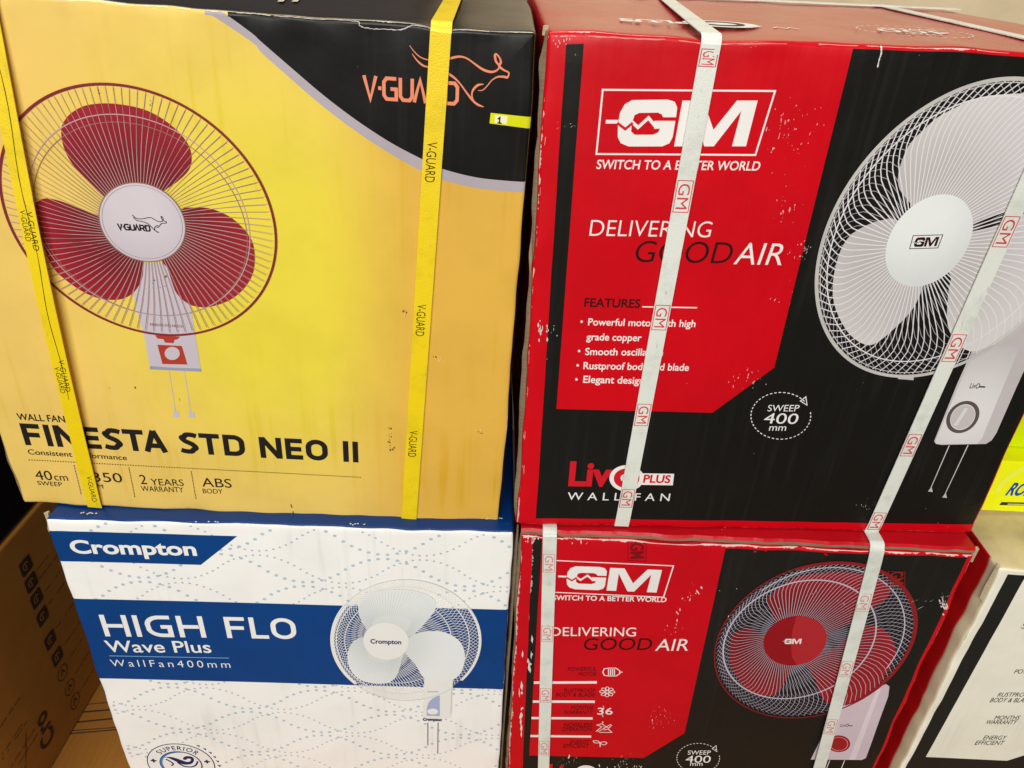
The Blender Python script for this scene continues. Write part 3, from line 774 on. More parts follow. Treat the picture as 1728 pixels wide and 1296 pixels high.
# the printed white fan
GR = ((1617.2, 382.7), (192.6, -216.4), (143.6, 127.8)); GH = ((1566.9, 405.1), (57.3, -66.8), (46.8, 40.2))
GI = ((1603, 388), (150, -169), (112, 99))
GI2 = ((1609, 385), (172, -193), (128, 114))
bladeg = ink('blade_grey', (1, 1, 1), .42, .8, 0, (), 2, .04, grad=shade(R, (1567, 405), .04, .13, lin(186, 180, 178), lin(214, 210, 206), ((.9, .5), .02, .13, lin(206, 202, 206)))); hubw = ink('hub_white', (1, 1, 1), .4, .8, 0, (), 2, .03, grad=shade(R, (1550, 360), .01, .07, lin(232, 234, 230), lin(212, 214, 212)))
mountg = ink('mount_grey', lin(196, 188, 186), .42, .8, 0, (), 2, .08); mountl = ink('mount_light', (1, 1, 1), .42, .8, 0, (), 2, .04, grad=shade(R, (1640, 700), .01, .09, lin(222, 218, 216), lin(190, 184, 184)))
spw = ink('spoke_white', lin(226, 221, 220), .42, .8, 0, (), 2, .05); spg = ink('spoke_grey', lin(158, 152, 158), .42, .8, 0, (), 2, .05)
pr = Print(R, 2)
pr.poly(z(OR6, [(1180, 445), (1190, 462), (1225, 468), (1495, 462), (1530, 440), (1560, 395), (1728, 20), (1960, -480), (1860, -560), (1420, -120), (1320, 100)]), .012)
fan = pr.done('fan_picture', mountg)
pr = Print(R, 3)
pr.poly(z(OR6, [(1185, 445), (1195, 460), (1440, 462), (1470, 430), (1640, 20), (1700, -130), (1440, -130), (1330, 110)]), .012); pr.done('mount_front_print', mountl, fan)
pr = Print(R, 4); pr.line(ell((1624, 703), (19, -20), (16, 14), 40), .0035, True); pr.done('dial_ring_print', ink('dial_grey', lin(92, 82, 80), .45, .6), fan)
pr = Print(R, 4); pr.poly(ell((1624, 703), (15.5, -16.5), (13, 11.5), 40)); pr.done('dial_print', mountg, fan)
pr = Print(R, 5); pr.line([(1611, 717), (1630, 688)], .0035); pr.done('dial_grip_print', hubw, fan)
pr = Print(R, 4); pr.text('LivO', (1635, 654.5), (1651, 655), 8, .01); pr.line([(1652, 652), (1662, 652.5)], .0015); pr.done('mount_lettering', rblack, fan)
pr = Print(R, 3)
for a, b in (((1601, 751), (1570, 822)), ((1633, 750), (1594, 832))):
    pr.line([a, b], .0009); pr.poly([(b[0] - 5, b[1] + 6), (b[0] + 1, b[1] - 2), (b[0] + 3, b[1] + 7)])
pr.poly([(1514, 632), (1542, 634), (1541, 641), (1515, 639)])
pr.done('pull_cord_print', mountl, fan, split=True)
pr = Print(R, 4); spokes(pr, GH, GR, 92, .00055, -.22, -.22, 1.0, .99, 7); pr.done('rear_guard_spokes', spg, fan, stuff=True)
G1 = z(OR2, [(1040, 1240), (970, 1150), (962, 1050), (1000, 930), (1040, 860), (1110, 790), (1200, 710), (1330, 640), (1450, 590), (1600, 570), (1728, 566), (1840, 590), (1930, 660), (1960, 800), (1930, 950), (1860, 1080), (1728, 1225), (1600, 1290), (1420, 1350), (1300, 1450), (1150, 1420)])
G2 = z(OR4, [(950, 180), (870, 182), (780, 210), (690, 260), (630, 330), (590, 430), (565, 560), (570, 680), (610, 790), (670, 880), (740, 930), (800, 940), (870, 900), (950, 830), (1020, 760), (1070, 690), (1110, 590), (1150, 420), (1080, 280)])
G3 = z(OR4, [(1280, 520), (1270, 600), (1258, 740), (1270, 850), (1320, 930), (1400, 980), (1500, 960), (1640, 880), (1728, 800), (1860, 620), (1960, 430), (1980, 280), (1900, 150), (1820, 120), (1728, 150), (1600, 205), (1440, 250), (1300, 300), (1220, 420)])
for bl in (G1, G2, G3):
    pr = Print(R, 5); pr.poly(smooth(bl, True, 3), .012); pr.done('blade', bladeg, fan)
pr = Print(R, 6); spokes(pr, GH, GR, 96, .00085, .03, .16, 1.0, .985, 8); pr.line(ell(*GI2, n=120), .0010, True); pr.done('guard_spokes', spw, fan, stuff=True)
pr = Print(R, 7); pr.line(ell(*GR, n=140), .0030, True); pr.line(ell(*GR, n=140, k=.975), .0007, True); pr.done('guard_ring', ink('ring_grey', lin(196, 192, 186), .42, .7), fan)
pr = Print(R, 7); pr.poly(ell(*GH, n=60), .012); pr.done('hub', hubw, fan)
pr = Print(R, 8); logo_gm(pr, None, (1540, 397), (1590, 395.5), (1534, 419), .004); pr.done('hub_logo', rdark, fan)
# straps
rb1, rt1 = R.uv(1048.5, 884)[0], R.uv(1200, 68)[0]
rb2 = R.uv(1470, 892)[0]; q_ = R.uv(1728, 312); rt2 = rb2 + (q_[0] - rb2) * R.H / q_[1]
l0 = lambda t: .0003 + .001 * math.sin(math.pi * min(1, max(0, t)))
s1 = strap(R, strap_path(R, rb1, rt1, l0, .34, topx=R.top(1130, 0)[0]), .0142, wht_strap)
s2 = strap(R, strap_path(R, rb2, rt2, l0, .34), .0142, wht_strap)
rstr = ink('strap_red_ink', lin(206, 62, 70), .5, .4)
strap_print(R, s1, [(1200, 78, 1195, 110), (1155, 303, 1146, 356), (1112, 512, 1104, 553), (1082, 678, 1076, 714), (1058, 822, 1052, 852)], rb1, rt1, l0, .0142, 'GM', rstr, True, .0)
strap_print(R, s2, [(1700, 363, 1680, 414), (1620, 562, 1600, 607), (1552, 730, 1538, 766), (1490, 862, 1476, 890)], rb2, rt2, l0, .0142, 'GM', rstr, True, .0)
V = []; F = []
hy = R.D / 2
for i in range(33):
    x = -R.W / 2 + R.W * i / 32; yy = .135 + .008 * i / 32; zz = R.H + .0022
    for q in ((x, yy - .007, zz), (x, yy + .007, zz), (x, yy + .007, zz - .0009), (x, yy - .007, zz - .0009)): V.append(q)
for i in range(32):
    for k in range(4): F.append((4 * i + k, 4 * i + (k + 1) % 4, 4 * i + 4 + (k + 1) % 4, 4 * i + 4 + k))
mesh_obj('strap', V, F + [(0, 1, 2, 3), (131, 130, 129, 128)], wht_strap, R.e)
torn_edge(R, -R.W / 2 + .001, -R.D / 2 + .004, .0, R.H - .002, .0042, kraft_edge, 5.7)
torn_edge(R, -R.W / 2 + .002, -R.D / 2 + .010, .0, R.H - .03, .0038, board_mat('torn_liner', lin(178, 156, 122), .9, (80, 80, 300), .3), 2.2, thick=.0012)
# lid print, upside down for this side
pt = Print(R, 1, lambda x, y, o: Vector((x, y, R.H + .0007)), R.top)
def lid_quad(pr, a, b, dy): pr.poly([(a[0], a[1]), (b[0], a[1]), (b[0], a[1] + dy), (a[0], a[1] + dy)], uvs=True)
bx, by = R.top(1010, 14); cx2, cy2 = R.top(1096, 19)
yl = -R.D / 2 + .055
pt.text_uv('PLUS', (-.115, yl + .030), (-.17, yl + .030), .018, .02)
pt.poly([(-.09 + .030 * math.cos(k * .21), yl + .022 + .022 * math.sin(k * .21)) for k in range(30)], uvs=True)
pt.text_uv('SWEEP', (.095, yl + .052), (.045, yl + .052), .009)
pt.text_uv('400', (.10, yl + .040), (.04, yl + .040), .018)
pt.text_uv('mm', (.085, yl + .018), (.055, yl + .018), .008)
for i in range(30):
    t = 2 * math.pi * i / 30; pt.line([(.07 + .045 * math.cos(t + d), yl + .033 + .036 * math.sin(t + d)) for d in (0, .11)], .0012, False, True)
pt.text_uv('WALL FAN', (-.03, yl + .02), (-.17, yl + .02), .009, .0, 0, 1.5)
lid = pt.done('lid_lettering', rwhite, split=True)
pt = Print(R, 2, lambda x, y, o: Vector((x, y, R.H + .0010)), R.top)
pt.line([(-.09 + .016 * math.cos(k * .21), yl + .022 + .012 * math.sin(k * .21)) for k in range(30)], .006, True, True)
pt.done('lid_emblem', rdark, lid)

pinkish = ink('rubbed_red', lin(232, 150, 140), .7, .6, 0, (), 2, .2); rpaper = ink('rubbed_white', lin(226, 214, 204), .8, .6, 0, (), 2, .15)
worn_crease(R, [(944, 60), (1000, 61.5), (1100, 64), (1225, 68), (1400, 73), (1560, 77), (1728, 80.5)], .0010, pinkish, 5, .35)
worn_crease(R, [(886, 884), (1000, 888), (1248, 895), (1450, 899), (1632, 902)], .0010, pinkish, 6, .5)
worn_crease(R, [(940, 70), (925, 190), (909, 330), (898, 470), (890, 600), (884, 740), (880, 870)], .0008, pinkish, 7, .7)
worn_crease(R, [(1722, 722), (1690, 790), (1660, 852), (1640, 896)], .0012, pinkish, 17, .3)
marks(R, [(910, 556, 3, 7, 9, 5, 0), (921, 556, 2, 7, 5, 5, 0), (934, 556, 5, 4, 4, 3, 0), (1270, 37 + 40, 2, 2, 2, 2, 0), (955, 212, 12, 2, 6, 3, 1.5), (1305, 506, 4, 3, 3, 3, .8), (945, 66, 8, 5, 12, 3, 0)], rpaper, seed=5)

pr = Print(R, 9); pr.line(smooth([(1488, 71), (1486, 80), (1485, 90), (1482, 99), (1479, 113)], False, 4), .0014, taper=[1.3, 1, .8, 1.1, .7, .9, .6, .8, .9, .6, .7, .5, .8, .5, .6, .9, .3])
pr.done('scratch', rpaper)
# =================================================================== lower red carton
L = Box('fan_carton', (.02173, .58017, -.97289 + FZ), .45378, .4525, .37, .009704, .011427, 0, seed=3, dent=.0022)
tag(L.e, 'worn red and black fan carton printed with a red fan, under the other red carton', 'carton')
HB = L.H
lsp = [(L.uv(*p)[0] - L.W / 2, L.uv(*p)[1], rr) for p, rr in (((1165, 1000), .025), ((1110, 1210), .035), ((1590, 1010), .015), ((1140, 1060), .02), ((960, 1285), .03), ((1060, 1285), .03), ((990, 905), .02))]
lfront = ink('red_print_worn', lin(200, 4, 24), .4, .8, .25, lsp, 5, .1, wear=[(0, -L.W / 2, .008), (0, L.W / 2, .004), (2, HB, .008)], wearcol=(.72, .58, .52))
lblack = ink('red_box_black_worn', lin(27, 26, 22), .45, .9, .3, lsp, 5, .12, wear=[(0, -L.W / 2 + .012, .008)], wearcol=(.5, .47, .42), flute_gloss=.05)
llid = ink('red_lid_worn', lin(196, 16, 30), .35, .8, .5, (), 5, .12, axis='y')
L.body([lfront, rside, llid])
# lid flap: its raw board edge shows under the upper carton
fv = [];ff = []
n = 90
for i in range(n + 1):
    x = -L.W / 2 + .001 + (L.W - .002) * i / n
    d = .0012 * noise.noise(Vector((x * 30, 2.2, 0))) + .0006 * noise.noise(Vector((x * 90, 1.2, 0)))
    yf = -L.D / 2 + .0015 + d * 1.5
    for q in ((x, yf, HB + .0004), (x, yf - .0004, HB + .0038 + d), (x, yf + .0015, HB + .0068 + d * .3), (x, L.D / 2 - .002, HB + .0068), (x, L.D / 2 - .002, HB + .0004)): fv.append(q)
for i in range(n):
    for k in range(5): ff.append((5 * i + k, 5 * i + (k + 1) % 5, 5 * i + 5 + (k + 1) % 5, 5 * i + 5 + k))
ff += [tuple(range(5)), tuple(range(5 * n + 4, 5 * n - 1, -1))]
fo = mesh_obj('lid_flap', fv, ff, [kraft_edge, llid], L.e)
for i, p in enumerate(fo.data.polygons): p.material_index = 1 if (i < 5 * n and i % 5 in (1, 2)) else 0
for i, p in enumerate(fo.data.polygons):
    if i < 5 * n and i % 5 == 1: p.material_index = 1
O7, O8 = (860, 936), (1248, 936)
pr = Print(L, 1)
blx, brx = L.uv(882.8, 1296)[0], L.uv(1630, 942)[0]
pr.poly([L.uv(1224, 925), L.uv(1155, 1236), L.uv(1085.5, 1278.5), L.uv(893, 1275), L.uv(914.5, 908), L.uv(898.6, 908), (blx, .022), (brx + .003, .022), L.uv(1633, 940)], .012, True)
pr.done('black_print', lblack)
lwhite = ink('worn_white', WHITE, .45, .8, 0, (), 5, .08); ldark = ink('worn_dark', lin(52, 12, 14), .45, .8, 0, (), 5, .06); lred = ink('worn_red', lin(196, 24, 36), .45, .8, 0, (), 5, .06)
pr = Print(L, 2); p2 = Print(L, 3)
logo_gm(pr, p2, *z(O7, [(275, 33), (995, 65), (262, 225)]))
lg = pr.done('brand_logo', lwhite); p2.done('logo_pulse_line', lred, lg)
pr = Print(L, 2)
pr.text('SWITCH TO A BETTER WORLD', (932.8, 1011.5), (1124, 1015), 7.8, .02)
pr.text('DELIVERING', (929.5, 1072), (1072.5, 1072.7), 14.5, 0); pr.text('AIR', (1105, 1097), (1160.5, 1097), 19.5, 0, .1)
for a, b in (((901, 1151), (1007, 1150)), ((899, 1183), (1003.6, 1182.7)), ((896.7, 1211), (1000, 1211)), ((895, 1241.5), (997.5, 1242))): pr.line([a, b], .0042)
pr.done('slogan_lettering', lwhite, split=True)
pr = Print(L, 2)
pr.text('GOOD', (983.6, 1095.7), (1098, 1095.7), 19.5, 0, .1)
ROWS = (('POWERFUL', 352, 702, 525), ('MOTOR', 418, 733, 525), ('RUSTPROOF', 330, 832, 515), ('BODY & BLADE', 280, 858, 515), ('MONTHS', 372, 937, 505), ('WARRANTY', 325, 965, 502), ('NOISELESS', 328, 1042, 497), ('OPERATION', 318, 1068, 495), ('ENERGY', 365, 1147, 483), ('EFFICIENT', 325, 1172, 477))
for t, xa, yb, xb in ROWS: pr.text(t, *z(O7, [(xa, yb), (xb, yb)]), 6.2, .0, .12)
pr.done('feature_lettering', ldark, split=True)
pr = Print(L, 2)                                 # small white pictograms
for k in ([(565, 708), (575, 688), (600, 684), (645, 684), (668, 700), (668, 718), (645, 732), (600, 732), (575, 728)],): pr.line(z(O7, k), .0012, True)
pr.line(z(O7, [(668, 708), (685, 708)]), .0014)
for x in (600, 612, 624, 636): pr.line(z(O7, [(x, 690), (x, 728)]), .0011)
for i in range(8):
    t = i * .785; c = (592, 828); pr.line(smooth(z(O7, [(c[0] + 8 * math.cos(t), c[1] + 6 * math.sin(t)), (c[0] + 36 * math.cos(t - .3), c[1] + 25 * math.sin(t - .3)), (c[0] + 46 * math.cos(t + .1), c[1] + 30 * math.sin(t + .1)), (c[0] + 32 * math.cos(t + .35), c[1] + 22 * math.sin(t + .35)), (c[0] + 8 * math.cos(t), c[1] + 6 * math.sin(t))]), False, 3), .0008)
pr.text('36', *z(O7, [(532, 965), (625, 965)]), 11, .01)
pr.line(z(O7, [(525, 1070), (560, 1040), (530, 1030), (560, 1022), (600, 1050), (620, 1030)]), .001); pr.line(z(O7, [(545, 1075), (620, 1075), (600, 1055), (570, 1060)]), .001); pr.line(z(O7, [(535, 1072), (615, 1025)]), .001)
pr.line(smooth(z(O7, [(548, 1140), (520, 1140), (508, 1128), (535, 1128), (548, 1140)]), False, 4), .001); pr.line(smooth(z(O7, [(548, 1142), (570, 1132), (590, 1140), (572, 1152), (548, 1142)]), False, 4), .001); pr.line(z(O7, [(548, 1135), (550, 1165)]), .001)
pr.done('feature_pictograms', lwhite)
badge(L, (1178, 1278), 36, 25, (('SWEEP', (1160, 1272), (1198.4, 1272), 6.8), ('400', (1156, 1285.4), (1198, 1285.7), 11.5), ('mm', (1164, 1291), (1185, 1291), 7)), lwhite, 38)
livo(L, ((925, 1316), (968, 1317), (989, 1309), (22, 18), [(1005, 1298), (1100, 1300), (1096, 1320), (1005, 1319)], (1022, 1316), (1092, 1317), 14), 2, lwhite, lred, 26)
LR = ((1376.2, 1078.0), (165.1, -61.8), (43.6, 116.4)); LH = ((1341.3, 1080.2), (52.8, -11.4), (8.7, 40.4)); LI = ((1349.1, 1077.8), (125.2, -44.2), (31.7, 89.8)); LI2 = ((1371, 1079), (150, -58), (40, 108))
pr = Print(L, 2)
pr.poly(z(O8, [(890, 785), (910, 800), (902, 860), (765, 1228), (740, 1240), (430, 1238), (600, 900)]), .012); fan = pr.done('fan_picture', ink('pale_lilac', lin(206, 188, 196), .45, .8, 0, (), 5, .07))
pr = Print(L, 3); pr.poly(z(O8, [(830, 820), (860, 810), (700, 1238), (660, 1238)]), .012); pr.done('mount_front_print', ink('pale_pink', lin(222, 206, 210), .45, .8, 0, (), 5, .06), fan)
pr = Print(L, 3)
for a, b in (((545, 1242), (500, 1360)), ((635, 1242), (590, 1360))): pr.line(z(O8, [a, b]), .0009)
pr.done('pull_cord_print', lwhite, fan, split=True)
pr = Print(L, 4); pr.poly(z(O8, [(600 + 70 * math.cos(t * .2), 1142 + 50 * math.sin(t * .2)) for t in range(31)])); d_ = pr.done('dial_print', ink('dial_red', lin(158, 30, 36), .45, .6), fan)
pr = Print(L, 5); pr.line(z(O8, [(600 + 54 * math.cos(t * .2), 1142 + 40 * math.sin(t * .2)) for t in range(31)]), .0008, True); pr.done('dial_ring_print', ink('pinkish_ink', lin(216, 150, 150), .5, .5), fan)
pr = Print(L, 4); pr.text('LivO', *z(O8, [(610, 1040), (658, 1040)]), 4.5, .0); pr.line(z(O8, [(660, 1034), (684, 1035)]), .0012); pr.done('mount_lettering', lblack, fan)
lil = ink('spoke_lilac', lin(196, 186, 196), .45, .8, 0, (), 5, .06)
pr = Print(L, 4); spokes(pr, LH, LR, 100, .00045, -.2, -.25, 1.0, .985, 7); pr.done('rear_guard_spokes', ink('spoke_violet', lin(140, 132, 156), .45, .8, 0, (), 5, .06), fan, stuff=True)
bred = ink('blade_red', (1, 1, 1), .45, .8, 0, (), 5, .05, grad=shade(L, (1341, 1080), .03, .11, lin(104, 16, 24), lin(150, 28, 36)))
H1 = z(O8, [(260, 470), (170, 290), (195, 235), (330, 140), (500, 108), (700, 108), (850, 145), (910, 215), (890, 265), (800, 325), (690, 400), (520, 480), (380, 500)])
H2 = z(O8, [(250, 500), (145, 480), (60, 440), (30, 440), (-40, 480), (-60, 560), (-62, 640), (-30, 720), (30, 800), (100, 845), (170, 855), (230, 835), (280, 760), (325, 660), (350, 560)])
H3 = z(O8, [(380, 560), (530, 590), (640, 510), (740, 440), (820, 430), (890, 465), (935, 530), (945, 600), (910, 690), (850, 780), (760, 860), (650, 910), (550, 905), (490, 850), (460, 760), (400, 660)])
for bl in (H1, H2, H3):
    pr = Print(L, 5); pr.poly(smooth(bl, True, 3), .012); pr.done('blade', bred, fan)
pr = Print(L, 6); spokes(pr, LH, LR, 106, .00052, .03, .2, 1.0, .97, 8); pr.line(ell(*LI, n=110), .0016, True); pr.line(ell(*LI2, n=110, t0=-1.9, t1=.9), .0012); pr.done('guard_spokes', lil, fan, stuff=True)
pr = Print(L, 7); pr.line(ell(*LR, n=130), .0014, True); pr.line(ell(*LR, n=60, k=.985, t0=-1.5, t1=1.3), .0042); pr.done('guard_ring', ink('ring_red', lin(142, 30, 36), .45, .7), fan)
pr = Print(L, 7); pr.poly(ell(*LH, n=60), .012); pr.done('hub', ink('hub_red', lin(150, 18, 28), .4, .8, 0, (), 5, .08), fan)
E_ = ell(*LH, n=60)
pr = Print(L, 8); pr.off -= .00006; pr.poly([q for q in E_ if q[0] > 1338] + [(1337, 1115), (1334, 1100), (1334, 1080), (1338, 1060), (1344, 1042)] if False else [q for q in sorted(E_, key=lambda q: math.atan2(q[1] - 1080, q[0] - 1350)) if q[0] > 1340] + [(1336, 1108), (1334, 1085), (1337, 1062)]); pr.done('hub_highlight', ink('hub_red_light', lin(178, 40, 46), .4, .8, 0, (), 5, .06), fan)
pr = Print(L, 8); logo_gm(pr, None, (1320, 1075), (1356, 1075), (1319, 1087), .004, False); pr.done('hub_logo', lwhite, fan)
lb1 = L.uv(917, 1296); lt1 = L.uv(928, 895)[0]; lb1 = lt1 + (lb1[0] - lt1) * L.H / (L.H - lb1[1])
lb2 = L.uv(1378, 1296); lt2 = L.uv(1484, 912)[0]; lb2 = lt2 + (lb2[0] - lt2) * L.H / (L.H - lb2[1])
s1 = strap(L, strap_path(L, lb1, lt1, l0, .02, dh=.0072), .0138, wht_strap)
s2 = strap(L, strap_path(L, lb2, lt2, lambda t: .0004 + .003 * math.sin(math.pi * min(1, max(0, t))), .02, rr=.006, dh=.0072), .0142, wht_strap)
pk = ink('strap_pink_ink', lin(216, 140, 140), .5, .4)
strap_print(L, s1, [(925, 932, 924, 962), (921, 1052, 920, 1078), (917, 1157, 916, 1180), (915, 1247, 914, 1270)], lb1, lt1, l0, .0138, 'GM', pk, True, .0)
strap_print(L, s2, [(1466, 998, 1460, 1027), (1436, 1111, 1428, 1136), (1404, 1207, 1396, 1231)], lb2, lt2, lambda t: .0004 + .003 * math.sin(math.pi * min(1, max(0, t))), .0142, 'GM', pk, True, .0)
# red marks of the packing tape
tp = ink('tape_dark_red', lin(120, 14, 22), .35, .5)
pr = Print(L, 3)
def tape_mark(pr, x, y0, y1, w_):
    a, b = L.uv(x, y0), L.uv(x, y1)
    b = (b[0], min(b[1], a[1])); a = (a[0], min(a[1], HB - .002)); h = w_
    pr.line([(a[0] - h * .7, a[1]), (a[0] + h * .7, a[1]), (b[0] + h * .7, b[1]), (b[0] - h * .7, b[1])], .0007, True, True)
    pr.text_uv('GM', (a[0] - h / 2, a[1] - .002), (b[0] - h / 2, b[1] + .002), h, .02)
tape_mark(pr, 1075, 915, 946, .013); pr.done('tape_print', tp)
pr = Print(L, 8); tape_mark(pr, 1512, 963, 990, .012); pr.done('tape_print', ink('tape_red', lin(140, 34, 28), .35, .5))
torn_edge(L, -L.W / 2 + .001, -L.D / 2 + .003, .0, HB - .002, .0034, kraft_edge, 15.7)
torn_edge(L, L.W / 2 + .002, -L.D / 2 + .003, HB - .012, L.H + .006, .004, cream_edge, 9.4)

worn_crease(L, [(884, 897), (960, 899), (1060, 904), (1200, 911), (1350, 917), (1500, 922), (1640, 927)], .0014, rpaper, 15, .30, .0010)
worn_crease(L, [(876, 930), (870, 1020), (866, 1100), (861, 1200), (858, 1290)], .0011, rpaper, 16, .45, .0008)
worn_crease(L, [(1638, 946), (1600, 1040), (1540, 1168), (1484, 1286)], .0012, pinkish, 18, .3)
marks(L, [(1592, 1020, 5, 8, 12, 5, -.3), (1560, 1012, 25, 4, 6, 3, 2), (960, 905, 18, 4, 22, 4, 0), (895, 905, 10, 5, 16, 4, 0), (1178, 995, 2, 5, 4, 5, -.4), (1143, 1035, 2, 6, 6, 3, 0), (1018, 1212, 2, 10, 6, 4, -.3), (961, 1275, 1, 6, 4, 4, 0), (878, 1190, 2, 30, 12, 8, 0), (894, 1120, 1.5, 14, 8, 7, 0), (1035, 1292, 40, 2, 16, 3, 0), (1340, 1000, 60, 25, 14, 2, 0)], rpaper, seed=9)

# =================================================================== blue and white carton
C = Box('fan_carton', (-.44331, .55714, -.97289 + FZ), .45581, .46, .30, .043124, -.000129, 0, seed=4, dent=.0022)
tag(C.e, 'white and blue fan carton with dotted wave pattern, under the yellow carton', 'carton')
cfront = ink('white_dot_print', lin(244, 242, 236), .48, .8, .1, (), 7, .05, wear=[(2, C.H, .004), (0, -C.W / 2, .004)], wearcol=(.55, .47, .36), dirt=.1)
cblue = ink('blue_print', lin(0, 62, 126), .4, 1.0, .3, (), 7, .12, wear=[(0, C.W / 2, .006)], wearcol=(.4, .45, .5))
ctop = ink('blue_lid', lin(0, 56, 122), .35, .8, .45, (), 7, .14, coat=.2, axis='y')
cside = ink('navy_side', lin(8, 40, 90), .45, .8, .2, (), 7, .14)
C.body([cfront, cside, ctop])
cb_ = ink('dot_blue', lin(180, 200, 212), .5, .8, 0, (), 7, .1); cs_ = ink('dot_grey', lin(186, 192, 206), .5, .8, 0, (), 7, .1)
LAM, VP, AMP = .1640, .0818, .0195
def wave(ph, big, mat, name):
    pr = Print(C, 1); s = .00185 if big else .00125; st_ = .0098 if big else .0072
    for row in range(-1, 7):
        for sg in (1, -1):
            u = -.02
            while u < C.W + .02:
                c = math.cos(2 * math.pi * (u - ph) / LAM)
                c = math.copysign(abs(c) ** .85, c)
                v = .3815 + (row - 3) * VP + sg * (VP / 4 - .0018 * 0 - (VP / 4 - .0028) * c) - (.0 if sg == 1 else 0)
                sl = abs(math.sin(2 * math.pi * (u - ph) / LAM)) * AMP * 2 * math.pi / LAM
                if .004 < u < C.W - .003 and .002 < v < C.H - .004:
                    pr.add([(u + s * 1.15 * math.cos(k * 1.047), v + s * math.sin(k * 1.047)) for k in range(6)], [tuple(range(6))])
                u += st_ / math.sqrt(1 + sl * sl)
    return pr.done(name, mat, stuff=True)
wave(.2434, True, cb_, 'large_dot_print'); wave(.2434 + .0385, False, cs_, 'small_dot_print')
pr = Print(C, 2)
v0, v1 = C.uv(164, 1143)[1], C.uv(117, 1009)[1]
v2, v3 = C.uv(851, 1162)[1], C.uv(862, 1028)[1]
pr.poly([(.0003, v0), (C.W - .0003, v2), (C.W - .0003, v3), (.0003, v1)], .012, True)
pr.done('blue_band', cblue)
pr = Print(C, 2)
e0, e1 = C.uv(75, 894), C.uv(94, 946)
pr.poly([(.0003, e0[1]), C.uv(400, 905), C.uv(339, 953), (.0003, e1[1])], .012, True); pr.done('brand_panel', cblue)
cwhite = ink('white_ink', lin(238, 236, 230), .45, .8, 0, (), 7, .05)
pr = Print(C, 3)
pr.text('Crompton', (121.7, 932.5), (333, 936.7), 20.5, .03); pr.done('brand_lettering', cwhite)
pr = Print(C, 3)
pr.text('Wave Plus', (182, 1098.5), (358, 1100.4), 18.5, .01); pr.text('WallFan400mm', (189, 1122.7), (389.7, 1126), 11, -.006, 0, 1.4)
pr.done('title_lettering', cwhite, split=True)
for wd, a, b in (('HIGH', (177.8, 1072), (350, 1075)), ('FLO', (384, 1075.6), (502.5, 1077.7))):
    pr = Print(C, 3); headline(pr, wd, a, b, 35, .165, .13, 1.0); pr.done('title_lettering', cwhite)
pr = Print(C, 3); pr.line([(184.7, 1105), (386.7, 1109.6)], .0010); pr.done('title_rule', ink('pale_blue_ink', lin(130, 178, 214), .5, .6))
O8c = (440, 936)
CR = ((685.7, 1078.1), (125.9, 1.9), (-1.5, 101.9)); CH = ((651.7, 1079.7), (38.1, 3.7), (-3.0, 31.1))
pale = ink('pale_plastic', (1, 1, 1), .45, .8, 0, (), 7, .03, grad=shade(C, (652, 1080), .02, .07, lin(214, 218, 214), lin(230, 233, 230))); paler = ink('paler_plastic', lin(234, 232, 226), .45, .8, 0, (), 7, .04); lb_ = ink('pale_grey_line', lin(196, 202, 206), .5, .7)
pr = Print(C, 3); pr.poly(z(O8c, [(1000, 560), (1170, 560), (1165, 780), (1150, 990), (985, 990), (995, 780)]), .012); fan = pr.done('fan_picture', paler)
pr = Print(C, 4); spokes(pr, CH, CR, 104, .00050, -.22, -.2, 1, .985, 7); spokes(pr, CH, CR, 110, .00058, .06, .2, 1, .985, 7)
pr.line(ell((672, 1079), (90, 1), (-1, 72), 80), .0008, True); pr.line(ell((680, 1079), (112, 1), (-1, 90), 80), .0010, True); pr.done('guard_spokes', paler, fan, stuff=True)
pr = Print(C, 4); pr.off += .00005; pr.poly(z(O8c, [(995, 700), (1170, 700), (1160, 985), (988, 985)]), .012); pr.done('mount_front_print', paler, fan)
K1 = z(O8c, [(640, 440), (595, 340), (610, 270), (680, 225), (800, 205), (930, 212), (1035, 250), (1065, 315), (1010, 395), (940, 470), (860, 520), (740, 500)])
K2 = z(O8c, [(660, 490), (570, 515), (530, 590), (540, 680), (600, 750), (690, 775), (780, 770), (830, 720), (855, 640), (860, 560), (760, 500)])
K3 = z(O8c, [(860, 510), (940, 475), (1020, 458), (1110, 462), (1200, 510), (1240, 590), (1230, 680), (1190, 740), (1100, 770), (1000, 750), (940, 660), (880, 590)])
for bl in (K1, K2, K3):
    pr = Print(C, 5); pr.off += .00004; pr.poly(smooth(bl, True, 3), .012); pr.done('blade', pale, fan)
pr = Print(C, 6); pr.off += .00004
for k, bl in enumerate((K1, K2)):
    cx_, cy_ = 651.7, 1079.7
    for p in smooth(bl, True, 6):
        if math.hypot(p[0] - cx_, (p[1] - cy_) * 1.2) > 46: pr.line([(cx_ + (p[0] - cx_) * .5, cy_ + (p[1] - cy_) * .5), (cx_ + (p[0] - cx_) * .97, cy_ + (p[1] - cy_) * .97)], .0003)
pr.line(ell(*CR, n=50, k=1.0, t0=3.5, t1=6.0), .0006); pr.line(ell(*CR, n=50, k=1.0, t0=.9, t1=2.3), .0005)
pr.line(z(O8c, [(1160, 810), (1155, 960)]), .0008); pr.line(z(O8c, [(1012, 826), (1080, 826)]), .002)
pr.done('fan_grey_lines', lb_, fan, stuff=True)
pr = Print(C, 6); pr.line(ell(*CR, n=60, k=.99, t0=-.62, t1=.72), .0030); pr.line(ell(*CR, n=60, k=.99, t0=2.3, t1=3.75), .0042); pr.done('guard_ring', paler, fan, split=True)
pr = Print(C, 7); pr.poly(ell(*CH, n=50), .012); pr.done('hub', paler, fan)
navy = ink('navy_ink', lin(28, 36, 92), .5, .6)
